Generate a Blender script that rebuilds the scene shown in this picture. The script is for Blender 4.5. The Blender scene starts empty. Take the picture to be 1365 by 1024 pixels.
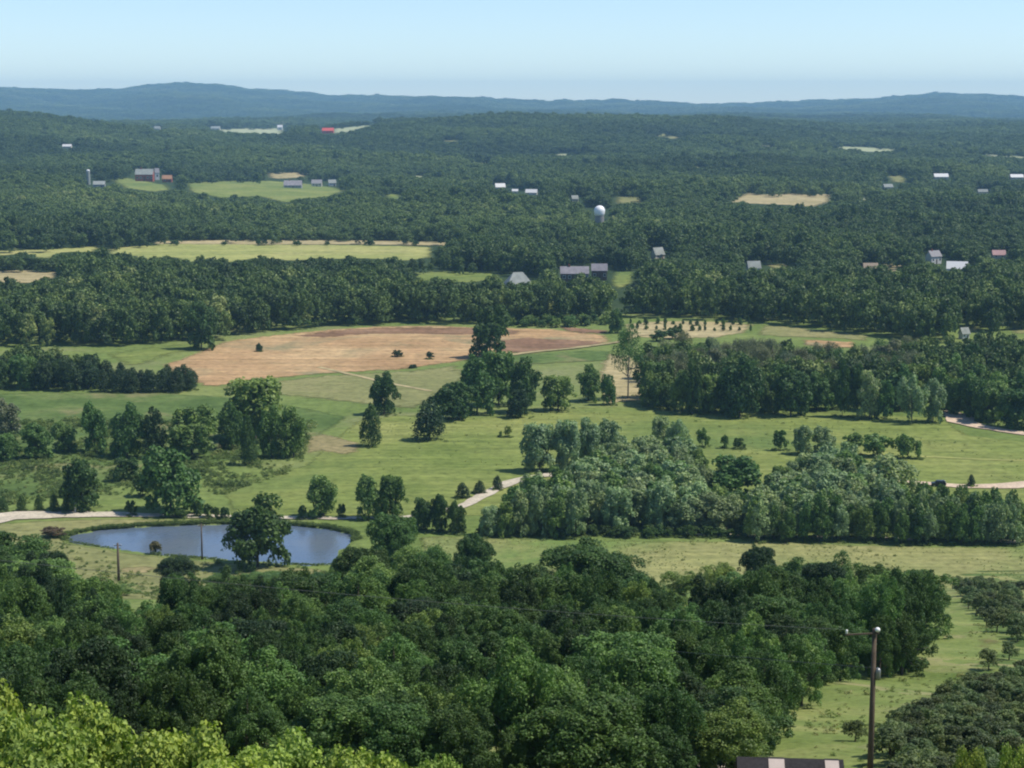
import bpy, math, random
import numpy as np
from mathutils import Vector, geometry

SC = bpy.context.scene
COL = SC.collection
PI = math.pi

# ------------------------------------------------------------------ camera, sky, sun, exposure
F, CX, CY, HORIZ = 2400.0, 682.5, 512.0, 140.0          # focal length in px of a 1365 x 1024 picture
CAMZ = 120.0
PITCH = math.atan((CY - HORIZ) / F)
cam_d = bpy.data.cameras.new('camera')
cam = bpy.data.objects.new('camera', cam_d)
COL.objects.link(cam)
cam.location = (0, 0, CAMZ)
cam.rotation_euler = (PI / 2 - PITCH, 0, 0)
cam_d.sensor_width = 36.0
cam_d.lens = 36.0 * F / 1365.0
cam_d.clip_start, cam_d.clip_end = 0.5, 60000
SC.camera = cam

SUN_EL, SUN_AZ = 58.0, 92.0                              # azimuth measured clockwise from +Y (the view direction)
world = bpy.data.worlds.new("World")
SC.world = world
world.use_nodes = True
wn = world.node_tree
wn.nodes.clear()
wo = wn.nodes.new('ShaderNodeOutputWorld')
bg = wn.nodes.new('ShaderNodeBackground')
sky = wn.nodes.new('ShaderNodeTexSky')
sky.sky_type = 'NISHITA'
sky.sun_disc = False
sky.sun_elevation = math.radians(SUN_EL)
sky.sun_rotation = math.radians(SUN_AZ)
sky.altitude = 250
sky.air_density, sky.dust_density, sky.ozone_density = 0.8, 0.0, 4.0
bg.inputs['Strength'].default_value = 0.125
wn.links.new(sky.outputs[0], bg.inputs[0])
wn.links.new(bg.outputs[0], wo.inputs[0])

sun_d = bpy.data.lights.new('sun', 'SUN')
sun_d.energy = 4.3
sun_d.angle = math.radians(0.53)
sun_d.color = (1.0, 0.93, 0.82)
sun = bpy.data.objects.new('sun', sun_d)
COL.objects.link(sun)
_se, _sa = math.radians(SUN_EL), math.radians(SUN_AZ)
sdir = Vector((math.sin(_sa) * math.cos(_se), math.cos(_sa) * math.cos(_se), math.sin(_se)))
sun.rotation_euler = sdir.to_track_quat('Z', 'Y').to_euler()
sun.location = (300, 200, 600)

SC.view_settings.view_transform = 'Standard'
SC.view_settings.look = 'None'
SC.view_settings.exposure = 0.34
SC.view_settings.gamma = 1.0
SC.render.engine = 'CYCLES'
cy = SC.cycles
cy.max_bounces, cy.diffuse_bounces, cy.glossy_bounces = 5, 3, 2
cy.transmission_bounces, cy.volume_bounces, cy.transparent_max_bounces = 3, 2, 12
cy.use_denoising = True
try:
    cy.filter_width = 2.1
except Exception:
    pass

# ------------------------------------------------------------------ terrain height
_gy = np.array([-400, -60, 0, 8, 20, 45, 95, 180, 260, 370, 430, 455, 480, 9000.])
_gd = np.array([-6, -1.0, 2.0, 4.5, 10.5, 24, 38, 59.5, 78, 102, 117.5, 119.9, 120, 120.])
_ty = np.arange(-400, 700, 2.0)
_tg = np.interp(_ty, _gy, _gd)
_k = np.ones(9) / 9
_tg2 = np.convolve(np.pad(_tg, 4, mode='edge'), _k, 'valid')

def sstep(a, b, x):
    t = np.clip((x - a) / (b - a), 0, 1)
    return t * t * (3 - 2 * t)

_RX = np.array([-300, 0, 60, 100, 165, 200, 240, 290, 330, 370, 400, 440, 500, 550, 620, 700, 800, 930, 1000, 1090, 1150, 1200, 1240, 1300, 1365, 1700.])
_RY = np.array([119, 117, 119, 120, 119, 114, 111.5, 112.5, 118, 120, 122, 127, 128, 129, 130, 133.5, 135, 138.5, 137, 133, 132, 127.5, 124.5, 126.5, 132, 135.])
RIDGE = 17000.0
POND = None                                              # filled in below: world polygon of the pond

def height(x, y):
    x = np.asarray(x, float); y = np.asarray(y, float)
    z = CAMZ - np.interp(y, _ty, _tg2)
    near = 1 - sstep(380, 460, y)
    z = z + near * sstep(60, 140, y) * (0.9 * np.sin(x / 17 + 1.3) * np.sin(y / 23) + 0.5 * np.sin(x / 7.1 + y / 11.0))
    z = z + sstep(1500, 6500, y) * 42
    und = (np.sin(x / 210 + y / 330 + .4) * np.sin(y / 260 - x / 520) * 11 + np.sin(x / 97 - 1.1) * np.sin(y / 141 + 2) * 3.2)
    z = z + sstep(1150, 2600, y) * und
    z = z + 50 * np.exp(-((x - 60) / 520) ** 2 - ((y - 4700) / 700) ** 2)
    z = z + 20 * np.exp(-((x - 620) / 420) ** 2 - ((y - 5400) / 600) ** 2)
    z = z + 66 * np.exp(-((x + 1270) / 400) ** 2 - ((y - 4100) / 900) ** 2)
    z = z + sstep(6500, 9000, y) * (18 * np.sin(x / 900 + 1.0) + 14 * np.sin(x / 410 + y / 700) * np.sin(y / 520))
    px = CX + F * x / np.maximum(y, 500)
    rz = CAMZ + (HORIZ - np.interp(px, _RX, _RY)) / F * RIDGE - 17
    t = sstep(10500, RIDGE, y)
    z = z + (rz - z) * t + 4 * t * (np.sin(x / 61) + np.sin(x / 37 + 2))
    z = z + sstep(10200, 13000, y) * (1 - sstep(RIDGE - 1500, RIDGE - 200, y)) * (26 * np.sin(x / 420 + .7 * np.sin(y / 500)) * np.sin(x / 910 + 2 + y / 1500) + 12 * np.sin(x / 190 + y / 340))
    return z

def pond_dip(x, y, z):
    if POND is None:
        return z
    return np.where(inside_poly(POND, x, y), z - 0.9, z)

def inside_poly(poly, x, y):
    x = np.asarray(x, float); y = np.asarray(y, float)
    r = np.zeros(np.broadcast(x, y).shape, bool)
    n = len(poly)
    for i in range(n):
        x0, y0 = poly[i]; x1, y1 = poly[(i + 1) % n]
        if y0 == y1:
            continue
        c = ((y0 > y) != (y1 > y)) & (x < (x1 - x0) * (y - y0) / (y1 - y0) + x0)
        r ^= c
    return r

_cp, _sp = math.cos(PITCH), math.sin(PITCH)

def project(x, y, z):
    zc = y * _cp - (z - CAMZ) * _sp
    yc = y * _sp + (z - CAMZ) * _cp
    return CX + F * x / zc, CY - F * yc / zc, zc

def ground_hit(px, py):
    """where the view ray through these picture points meets the terrain (arrays)"""
    px = np.atleast_1d(np.asarray(px, float)); py = np.atleast_1d(np.asarray(py, float))
    u, v = (px - CX) / F, (CY - py) / F
    dx, dy, dz = u, _cp + v * _sp, -_sp + v * _cp
    ts = np.exp(np.linspace(math.log(12), math.log(19000), 760))
    X = dx[:, None] * ts; Y = dy[:, None] * ts; Z = CAMZ + dz[:, None] * ts
    below = Z < height(X, Y)
    k = np.where(below.any(1), below.argmax(1), len(ts) - 1)
    k = np.maximum(k, 1)
    lo, hi = ts[k - 1], ts[k]
    for _ in range(22):
        m = (lo + hi) / 2
        b = CAMZ + dz * m < height(dx * m, dy * m)
        hi = np.where(b, m, hi); lo = np.where(b, lo, m)
    return dx * hi, dy * hi, CAMZ + dz * hi

def at(px, py):
    x, y, z = ground_hit([px], [py])
    return float(x[0]), float(y[0]), float(z[0])

# ------------------------------------------------------------------ object helpers
def tag(o, label=None, cat=None, group=None, kind=None):
    if label: o['label'] = label
    if cat: o['category'] = cat
    if group: o['group'] = group
    if kind: o['kind'] = kind
    return o

def empty(name, loc, rz=0.0, scale=(1, 1, 1)):
    o = bpy.data.objects.new(name, None)
    COL.objects.link(o)
    o.location = loc
    o.rotation_euler = (0, 0, rz)
    o.scale = scale
    o.empty_display_size = 0.5
    return o

def np_mesh(name, verts, faces, mat, attr=None, smooth=False):
    """faces: (n,3) or (n,4) int array"""
    me = bpy.data.meshes.new(name)
    verts = np.asarray(verts, np.float32); faces = np.asarray(faces, np.int32)
    nf, k = faces.shape
    me.vertices.add(len(verts)); me.vertices.foreach_set('co', verts.ravel())
    me.loops.add(nf * k); me.loops.foreach_set('vertex_index', faces.ravel())
    me.polygons.add(nf); me.polygons.foreach_set('loop_start', np.arange(0, nf * k, k, dtype=np.int32))
    if attr is not None:
        a = me.attributes.new('tone', 'FLOAT', 'POINT'); a.data.foreach_set('value', np.asarray(attr, np.float32))
    me.update(calc_edges=True); me.validate()
    if smooth:
        me.polygons.foreach_set('use_smooth', np.ones(nf, bool))
    if mat: me.materials.append(mat)
    return me

def mesh_obj(name, me, parent=None):
    o = bpy.data.objects.new(name, me)
    COL.objects.link(o)
    if parent: o.parent = parent
    return o

class MB:
    """collects boxes, prisms and tubes and links them as one mesh object"""
    def __init__(s): s.v = []; s.f = []
    def add(s, vs, fs):
        n = len(s.v); s.v += [tuple(v) for v in vs]; s.f += [tuple(i + n for i in f) for f in fs]; return s
    def box(s, x0, x1, y0, y1, z0, z1):
        return s.add([(x0,y0,z0),(x1,y0,z0),(x1,y1,z0),(x0,y1,z0),(x0,y0,z1),(x1,y0,z1),(x1,y1,z1),(x0,y1,z1)],
                     [(0,3,2,1),(4,5,6,7),(0,1,5,4),(1,2,6,5),(2,3,7,6),(3,0,4,7)])
    def prism(s, prof, y0, y1):
        """profile of (x, z) extruded along y"""
        n = len(prof)
        vs = [(x, y0, z) for x, z in prof] + [(x, y1, z) for x, z in prof]
        fs = [tuple(range(n)), tuple(range(2 * n - 1, n - 1, -1))] + [(i, i + n, (i + 1) % n + n, (i + 1) % n) for i in range(n)]
        return s.add(vs, fs)
    def tube(s, pts, rads, k=8, caps=True):
        pts = [Vector(p) for p in pts]; rings = []
        base = len(s.v)
        for i, p in enumerate(pts):
            d = (pts[min(i + 1, len(pts) - 1)] - pts[max(i - 1, 0)]).normalized()
            a = d.cross(Vector((0, 1, 0)) if abs(d.y) < .9 else Vector((1, 0, 0))).normalized(); b = d.cross(a)
            for j in range(k):
                t = 2 * PI * j / k
                s.v.append(tuple(p + (a * math.cos(t) + b * math.sin(t)) * rads[i]))
        for i in range(len(pts) - 1):
            for j in range(k):
                s.f.append((base + i * k + j, base + i * k + (j + 1) % k, base + (i + 1) * k + (j + 1) % k, base + (i + 1) * k + j))
        if caps:
            s.f.append(tuple(base + j for j in range(k))[::-1])
            s.f.append(tuple(base + (len(pts) - 1) * k + j for j in range(k)))
        return s
    def lathe(s, prof, k=20, cx=0, cy=0):
        base = len(s.v)
        for r, z in prof:
            for j in range(k):
                t = 2 * PI * j / k; s.v.append((cx + r * math.cos(t), cy + r * math.sin(t), z))
        for i in range(len(prof) - 1):
            for j in range(k):
                s.f.append((base + i * k + j, base + i * k + (j + 1) % k, base + (i + 1) * k + (j + 1) % k, base + (i + 1) * k + j))
        s.f.append(tuple(base + j for j in range(k))[::-1]); s.f.append(tuple(base + (len(prof) - 1) * k + j for j in range(k)))
        return s
    def mesh(s, name, mat, smooth=False):
        me = bpy.data.meshes.new(name)
        me.from_pydata(s.v, [], s.f); me.update()
        import bmesh
        b = bmesh.new(); b.from_mesh(me); bmesh.ops.recalc_face_normals(b, faces=b.faces); b.to_mesh(me); b.free()
        if smooth:
            for p in me.polygons: p.use_smooth = True
        me.materials.append(mat)
        return me
    def build(s, name, mat, parent=None, smooth=False):
        return mesh_obj(name, s.mesh(name, mat, smooth), parent)

# ------------------------------------------------------------------ materials
def new_mat(name):
    m = bpy.data.materials.new(name); m.use_nodes = True
    nt = m.node_tree; nt.nodes.clear()
    out = nt.nodes.new('ShaderNodeOutputMaterial')
    return m, nt, out

def N(nt, t, **kw):
    n = nt.nodes.new(t)
    for k, v in kw.items(): setattr(n, k, v)
    return n

def principled(nt, out, rough=.8, spec=.2):
    p = nt.nodes.new('ShaderNodeBsdfPrincipled')
    p.inputs['Roughness'].default_value = rough
    p.inputs['Specular IOR Level'].default_value = spec
    nt.links.new(p.outputs[0], out.inputs['Surface'])
    return p

def ramp(nt, src, stops):
    r = nt.nodes.new('ShaderNodeValToRGB')
    while len(r.color_ramp.elements) < len(stops): r.color_ramp.elements.new(.5)
    for e, (p, c) in zip(r.color_ramp.elements, stops):
        e.position = p; e.color = (*c, 1)
    nt.links.new(src, r.inputs[0])
    return r.outputs[0]

def noise(nt, scale, detail=4, rough=.6, stretch=None, rot=0.0, dist=0.0):
    tc = nt.nodes.new('ShaderNodeTexCoord')
    n = nt.nodes.new('ShaderNodeTexNoise')
    n.inputs['Scale'].default_value = scale
    n.inputs['Detail'].default_value = detail
    n.inputs['Roughness'].default_value = rough
    n.inputs['Distortion'].default_value = dist
    if stretch:
        mp = nt.nodes.new('ShaderNodeMapping'); mp.inputs['Scale'].default_value = stretch
        mp.inputs['Rotation'].default_value = (0, 0, rot)
        nt.links.new(tc.outputs['Object'], mp.inputs[0]); nt.links.new(mp.outputs[0], n.inputs['Vector'])
    else:
        nt.links.new(tc.outputs['Object'], n.inputs['Vector'])
    return n.outputs['Fac']

def mix(nt, fac, a, b, mode='MIX'):
    m = nt.nodes.new('ShaderNodeMix'); m.data_type = 'RGBA'; m.blend_type = mode
    def put(v, s):
        if hasattr(v, 'is_output'): nt.links.new(v, s)
        elif isinstance(v, (int, float)): s.default_value = v
        else: s.default_value = (*v, 1)
    put(fac, m.inputs[0]); put(a, m.inputs[6]); put(b, m.inputs[7])
    return m.outputs[2]

def soften(nt, out, p):
    """towards the edge of a field its cover thins out in patches and the ground below shows"""
    a = N(nt, 'ShaderNodeAttribute', attribute_name='edge')
    ma = N(nt, 'ShaderNodeMath', operation='MULTIPLY_ADD'); nt.links.new(noise(nt, .16, 5, .7), ma.inputs[0]); ma.inputs[1].default_value = -1.5; ma.inputs[2].default_value = .52
    ad = N(nt, 'ShaderNodeMath', operation='MULTIPLY_ADD'); nt.links.new(a.outputs['Fac'], ad.inputs[0]); ad.inputs[1].default_value = 1.6; nt.links.new(ma.outputs[0], ad.inputs[2])
    mr = N(nt, 'ShaderNodeMapRange'); mr.inputs['From Min'].default_value = .1; mr.inputs['From Max'].default_value = .55; nt.links.new(ad.outputs[0], mr.inputs['Value'])
    nt.links.new(mr.outputs[0], p.inputs['Alpha'])

SOFT = set()
def ground_mat(name, c_lo, c_mid, c_hi, big=.012, fine=.35, streak=None, streak_amt=.3, rot=0.0, patch=None, patch_scale=.006, patch_pos=.56):
    m, nt, out = new_mat(name)
    p = principled(nt, out, .95, .05)
    c = ramp(nt, noise(nt, big, 6, .62), [(.3, c_lo), (.5, c_mid), (.7, c_hi)])
    fine_c = ramp(nt, noise(nt, fine, 4, .7), [(.25, (.55, .55, .52)), (.5, (.98, .98, .98)), (.78, (1.3, 1.27, 1.2))])
    c = mix(nt, 1.0, c, fine_c, 'MULTIPLY')
    mot = ramp(nt, noise(nt, min(.09, fine * .3), 5, .7, None, 0, .4), [(.28, (.80, .83, .78)), (.5, (1, 1, 1)), (.72, (1.17, 1.14, 1.12))])
    c = mix(nt, 1.0, c, mot, 'MULTIPLY')
    if streak:
        s = ramp(nt, noise(nt, 1.0, 3, .5, streak, rot), [(.36, (.66, .70, .62)), (.64, (1.26, 1.24, 1.18))])
        c = mix(nt, streak_amt, c, mix(nt, 1.0, c, s, 'MULTIPLY'))
    if patch:
        f = ramp(nt, noise(nt, patch_scale, 5, .6, None, 0, .6), [(patch_pos - .04, (0, 0, 0)), (patch_pos + .08, (1, 1, 1))])
        c = mix(nt, f, c, mix(nt, 1.0, patch, fine_c, 'MULTIPLY'))
    nt.links.new(c, p.inputs['Base Color'])
    if name not in ('meadow_grass', 'forest_floor', 'gravel', 'dirt', 'hillside_grass'): soften(nt, out, p)
    return m

def plain(name, col, rough=.7, spec=.3, var=.18, scale=1.2, metal=0.0):
    m, nt, out = new_mat(name)
    p = principled(nt, out, rough, spec)
    p.inputs['Metallic'].default_value = metal
    lo = tuple(c * (1 - var) for c in col); hi = tuple(min(1, c * (1 + var)) for c in col)
    nt.links.new(ramp(nt, noise(nt, scale, 5, .65), [(.32, lo), (.68, hi)]), p.inputs['Base Color'])
    return m

def leaf_mat(name, source='object', transl=.22):
    m, nt, out = new_mat(name)
    p = nt.nodes.new('ShaderNodeBsdfPrincipled')
    p.inputs['Roughness'].default_value = .55; p.inputs['Specular IOR Level'].default_value = .22
    tr = nt.nodes.new('ShaderNodeBsdfTranslucent')
    mx = nt.nodes.new('ShaderNodeMixShader'); mx.inputs[0].default_value = transl
    a = N(nt, 'ShaderNodeAttribute', attribute_name='tone')
    if source == 'object':
        oi = nt.nodes.new('ShaderNodeObjectInfo'); base = oi.outputs['Color']
    else:
        ti = N(nt, 'ShaderNodeAttribute', attribute_name='tint', attribute_type='INSTANCER')
        base = ramp(nt, ti.outputs['Fac'], source)
    v = ramp(nt, a.outputs['Fac'], [(0, (.62, .66, .66)), (.5, (1, 1, 1)), (1, (1.5, 1.36, 1.12))])
    c = mix(nt, 1.0, base, v, 'MULTIPLY')
    nt.links.new(c, p.inputs['Base Color'])
    nt.links.new(mix(nt, 1.0, c, (1.25, 1.5, .75), 'MULTIPLY'), tr.inputs['Color'])
    nt.links.new(p.outputs[0], mx.inputs[1]); nt.links.new(tr.outputs[0], mx.inputs[2])
    nt.links.new(mx.outputs[0], out.inputs['Surface'])
    return m

LEAF = leaf_mat('leaves')
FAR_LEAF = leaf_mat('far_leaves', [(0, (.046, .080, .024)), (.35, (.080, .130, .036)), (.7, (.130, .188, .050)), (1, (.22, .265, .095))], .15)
WEED_LEAF = leaf_mat('weed_leaves', [(0, (.07, .11, .035)), (.5, (.14, .20, .06)), (1, (.27, .28, .12))], .3)
BARK = plain('bark', (.10, .085, .07), .95, .05, .35, 3)
GREY_BARK = plain('grey_bark', (.19, .17, .15), .95, .05, .35, 3)

M_MEADOW = ground_mat('meadow_grass', (.105, .155, .042), (.145, .195, .058), (.20, .23, .08), .011, .3, (.02, .3, 1), .25, .25, (.19, .21, .09), .010, .60)
M_HILLSIDE = ground_mat('hillside_grass', (.115, .165, .045), (.16, .205, .062), (.22, .235, .09), .09, 1.5, None, .3, 0, (.27, .25, .13), .06, .58)
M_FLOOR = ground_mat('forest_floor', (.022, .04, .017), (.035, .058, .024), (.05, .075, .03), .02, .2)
M_LIME = ground_mat('bright_grass', (.135, .18, .048), (.178, .215, .064), (.235, .25, .085), .014, .3, (.015, .22, 1), .5, .12, (.115, .165, .048), .009, .56)
M_HAY = ground_mat('hay_grass', (.17, .205, .075), (.225, .235, .095), (.275, .265, .12), .018, .35, (.02, .35, 1), .35, .05, (.13, .19, .055), .016, .55)
M_OLIVE = ground_mat('olive_grass', (.165, .18, .075), (.205, .21, .09), (.245, .23, .11), .015, .3, (.02, .25, 1), .3, .3)
M_YELLOW = ground_mat('yellow_field', (.225, .26, .085), (.285, .30, .105), (.345, .33, .135), .009, .15, (.006, .12, 1), .5, .02)
M_STUBBLE = ground_mat('straw_field', (.29, .25, .135), (.35, .295, .165), (.40, .34, .20), .012, .18, (.008, .14, 1), .5, .02)
M_SOIL = ground_mat('ploughed_soil', (.30, .19, .102), (.388, .257, .142), (.46, .335, .192), .014, .3, (.012, .22, 1), .6, .06, (.25, .215, .12), .017, .57)
M_DARKSOIL = ground_mat('dark_soil', (.17, .10, .066), (.21, .13, .085), (.28, .18, .12), .03, .3, (.015, .3, 1), .6, .06)
M_SCRUB = ground_mat('dry_scrub', (.19, .175, .08), (.24, .21, .105), (.28, .24, .125), .05, .4)
M_ROUGH = ground_mat('rough_grass', (.06, .10, .03), (.095, .145, .043), (.155, .19, .068), .03, .25, None, .3, 0, (.19, .18, .085), .03, .60)
M_GRAVEL = ground_mat('gravel', (.38, .34, .27), (.48, .43, .34), (.56, .50, .41), .10, .9)
M_PINKDIRT = ground_mat('dirt', (.44, .34, .25), (.52, .41, .31), (.58, .47, .36), .06, .9)
M_PALE = ground_mat('pale_field', (.30, .33, .19), (.34, .37, .22), (.40, .41, .26), .01, .1)
M_ORANGE = ground_mat('orange_clay', (.42, .20, .11), (.50, .25, .14), (.55, .3, .18), .05, .3)

def water_mat():
    m, nt, out = new_mat('pond_water')
    p = principled(nt, out, .16, .5)
    nt.links.new(ramp(nt, noise(nt, .04, 4, .6), [(.35, (.085, .125, .185)), (.65, (.12, .15, .19))]), p.inputs['Base Color'])
    b = nt.nodes.new('ShaderNodeBump'); b.inputs['Strength'].default_value = .28; b.inputs['Distance'].default_value = .25
    nt.links.new(noise(nt, 1.0, 3, .6, (1.3, .5, 1), .3), b.inputs['Height'])
    nt.links.new(b.outputs[0], p.inputs['Normal'])
    return m
M_WATER = water_mat()

# ------------------------------------------------------------------ pond outline (needed before the terrain)
def densify(poly, step, jit, rng, closed=True):
    out = []
    n = len(poly)
    for i in range(n if closed else n - 1):
        (x0, y0), (x1, y1) = poly[i], poly[(i + 1) % n]
        L = math.hypot(x1 - x0, (y1 - y0) * 2)
        k = max(1, int(L / step))
        for j in range(k):
            t = j / k
            out.append((x0 + (x1 - x0) * t + rng.uniform(-jit, jit), y0 + (y1 - y0) * t + rng.uniform(-jit, jit) * .35))
    if not closed: out.append(poly[-1])
    return out

POND_PX = [(84,716),(105,710),(135,705),(190,701),(250,698.5),(330,697),(390,699),(440,704),(468,711),(470,718),(455,735),(442,751),(415,753),(385,751),(330,747),(270,743),(225,740),(190,736),(140,729),(100,723)]
_rp = random.Random(3)
_pp = densify(POND_PX, 9, .7, _rp)
_px, _py, _ = ground_hit([p[0] for p in _pp], [p[1] for p in _pp])
POND = list(zip(_px.tolist(), _py.tolist()))

# ------------------------------------------------------------------ terrain meshes
def terrain(name, ys, nu, umax, mat, off=0.0):
    us = np.linspace(-umax, umax, nu)
    Y, U = np.meshgrid(ys, us, indexing='ij')
    X = U * (np.abs(Y) * 1.0 + 220)
    Z = pond_dip(X, Y, height(X, Y)) + off
    v = np.stack([X, Y, Z], -1).reshape(-1, 3)
    i = np.arange(len(ys) - 1)[:, None] * nu + np.arange(nu - 1)[None]
    f = np.stack([i, i + 1, i + nu + 1, i + nu], -1).reshape(-1, 4)
    o = mesh_obj(name, np_mesh(name, v, f, mat, smooth=True))
    return tag(o, kind='structure')

SPLIT = 1040.0
ys1 = np.concatenate([np.arange(-260, 440, 4.0), np.arange(440, 540, 1.6), np.arange(540, SPLIT, 5.0), [SPLIT]])
terrain('ground', ys1, 260, .55, M_MEADOW)
ys2 = np.concatenate([np.exp(np.linspace(math.log(SPLIT), math.log(12000), 300)), np.linspace(12060, 20500, 120)])
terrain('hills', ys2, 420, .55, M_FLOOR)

def drape(name, poly_px, mat, level, jit=1.0, step=9, closed=True, world_poly=None, grid=None, z_fixed=None, seed=1, soft=1.3):
    rng = random.Random(seed + int(poly_px[0][0]) if poly_px else seed)
    if world_poly is None:
        pp = densify(poly_px, step, jit, rng)
        x, y, _ = ground_hit([p[0] for p in pp], [p[1] for p in pp])
        world_poly = list(zip(x.tolist(), y.tolist()))
    P = np.array(world_poly)
    mn, mxx = P.min(0), P.max(0)
    ctr = (mn + mxx) / 2
    g = grid or max(1.5, math.sqrt((mxx[0] - mn[0]) * (mxx[1] - mn[1]) / 1800))
    gx, gy = np.meshgrid(np.arange(mn[0] + g / 2, mxx[0], g), np.arange(mn[1] + g / 2, mxx[1], g))
    gx, gy = gx.ravel(), gy.ravel()
    gx = gx + np.random.RandomState(1).uniform(-.2, .2, gx.shape) * g
    k = inside_poly(world_poly, gx, gy)
    n = len(world_poly)
    vs = [Vector((p[0] - ctr[0], p[1] - ctr[1])) for p in world_poly] + [Vector((a - ctr[0], b - ctr[1])) for a, b in zip(gx[k], gy[k])]
    vo, eo, fo, *_ = geometry.delaunay_2d_cdt(vs, [], [list(range(n))], 1, 1e-4)
    V = np.array([(v.x + ctr[0], v.y + ctr[1]) for v in vo])
    if z_fixed is not None:
        Z = np.full(len(V), z_fixed)
    else:
        Z = height(V[:, 0], V[:, 1]) + level * .025 * (1 + V[:, 1] / 450.)
    me = bpy.data.meshes.new(name)
    me.from_pydata(np.column_stack([V, Z]).tolist(), [], [tuple(f) for f in fo]); me.update()
    import bmesh
    b = bmesh.new(); b.from_mesh(me)
    for f in b.faces:
        if f.normal.z < 0: f.normal_flip()
    b.to_mesh(me); b.free()
    for p in me.polygons: p.use_smooth = True
    me.materials.append(mat)
    A = np.array(world_poly); B = np.roll(A, -1, 0); D = B - A
    t = np.clip(((V[:, None] - A[None]) * D[None]).sum(-1) / ((D * D).sum(-1)[None] + 1e-9), 0, 1)
    dist = np.linalg.norm(V[:, None] - (A[None] + t[..., None] * D[None]), axis=-1).min(1)
    at_ = me.attributes.new('edge', 'FLOAT', 'POINT')
    at_.data.foreach_set('value', np.clip(dist / np.maximum(1.6, soft * V[:, 1] / 100), 0, 1).astype(np.float32))
    return tag(mesh_obj(name, me), kind='structure')

def ribbon(name, line_px, width, mat, level, seed=1):
    """a road or track: a picture polyline laid on the terrain and given a width in metres (single value or one per point)"""
    rng = random.Random(seed)
    ws = width if isinstance(width, (list, tuple)) else [width] * len(line_px)
    x, y, _ = ground_hit([p[0] for p in line_px], [p[1] for p in line_px])
    pts = []
    for i in range(len(x) - 1):
        L = math.hypot(x[i + 1] - x[i], y[i + 1] - y[i]); k = max(1, int(L / 4))
        for j in range(k):
            t = j / k; pts.append((x[i] + (x[i + 1] - x[i]) * t, y[i] + (y[i + 1] - y[i]) * t, ws[i] + (ws[i + 1] - ws[i]) * t))
    pts.append((x[-1], y[-1], ws[-1]))
    P = np.array(pts)
    for _ in range(3):
        P[1:-1] = (P[:-2] + 2 * P[1:-1] + P[2:]) / 4
    d = np.gradient(P[:, :2], axis=0); d /= np.linalg.norm(d, axis=1)[:, None] + 1e-9
    nrm = np.stack([-d[:, 1], d[:, 0]], 1)
    cols = np.linspace(-.5, .5, 5)
    jl = np.array([[rng.uniform(-.12, .12) for _ in cols] for _ in P])
    V = P[:, None, :2] + nrm[:, None] * ((cols[None] + jl * (np.abs(cols) > .4)) * P[:, 2:3])[..., None]
    V = V.reshape(-1, 2)
    Z = height(V[:, 0], V[:, 1]) + level * .025 * (1 + V[:, 1] / 450.)
    i = np.arange(len(P) - 1)[:, None] * 5 + np.arange(4)[None]
    f = np.stack([i, i + 5, i + 6, i + 1], -1).reshape(-1, 4)
    me = np_mesh(name, np.column_stack([V, Z]), f, mat, smooth=True)
    e_ = me.attributes.new('edge', 'FLOAT', 'POINT'); e_.data.foreach_set('value', np.tile(np.float32([.25, .8, 1, .8, .25]), len(P)))
    return tag(mesh_obj(name, me), kind='structure')

drape('pond', [(0, 0)], M_WATER, 0, world_poly=POND, z_fixed=-0.42, grid=4)

# fields: (name, picture outline, material, layer, is it seen clear of trees)
CLEAR = []
def field(name, poly, mat, level, clear=True, jit=1.0, step=9, soft=1.3):
    mx_, my_ = sum(p[0] for p in poly) / len(poly), sum(p[1] for p in poly) / len(poly)
    if my_ < 400:                                        # far fields run on a little under the trees that fringe them
        poly = [(mx_ + (p[0] - mx_) * 1.06 + (4 if p[0] > mx_ else -4), my_ + (p[1] - my_) * 1.18) for p in poly]
    drape(name, poly, mat, level, jit, step, soft=soft)
    if clear: CLEAR.append(poly)

field('pasture', [(-120,525),(200,522),(330,530),(420,545),(470,556),(430,585),(395,606),(320,612),(200,640),(120,660),(-120,672)], M_ROUGH, 1, False)
field('meadow', [(432,590),(470,560),(540,552),(640,556),(760,544),(900,538),(1100,548),(1260,556),(1300,580),(1480,600),(1480,700),(1200,690),(900,690),(700,690),(560,690),(455,690),(300,688),(290,650),(400,620)], M_LIME, 1, False)
field('hay_meadow', [(555,712),(700,716),(860,720),(1010,721),(1200,727),(1480,730),(1480,800),(1260,800),(1000,800),(700,800),(560,790)], M_HAY, 1, False, 1.5)
field('grassy_bank', [(-120,705),(40,694),(140,690),(240,692),(235,698),(130,705),(82,714),(100,724),(190,738),(270,746),(385,755),(440,757),(440,800),(200,800),(-120,790)], M_OLIVE, 1, False, 1.5)
field('dry_scrub', [(405,582),(440,578),(482,590),(486,604),(455,608),(425,603),(404,608)], M_SCRUB, 2, False, 3)
field('dry_scrub', [(280,590),(318,586),(322,600),(296,604),(281,600)], M_SCRUB, 2, False, 3)
field('dry_scrub', [(150,757),(200,752),(222,758),(195,766),(155,766)], M_SCRUB, 2, False, 3)
field('ploughed_field', [(205,488),(245,474),(290,455),(360,446),(430,439),(500,434.5),(570,433),(640,435),(740,438),(815,446),(826,457),(760,465),(700,470),(655,478),(610,484),(540,494),(430,500),(330,510),(275,520),(225,500)], M_SOIL, 2, True, 1.2, soft=1.6)
field('bare_soil', [(370,449),(430,440),(500,436),(570,435),(650,437),(720,441),(690,449),(600,448),(500,447),(430,452)], M_DARKSOIL, 3, False, 2, soft=2.0)
field('bare_soil', [(655,455),(700,450),(800,455),(815,460),(740,468),(690,472),(655,468)], M_DARKSOIL, 3, False, 1.5, soft=.8)
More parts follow.
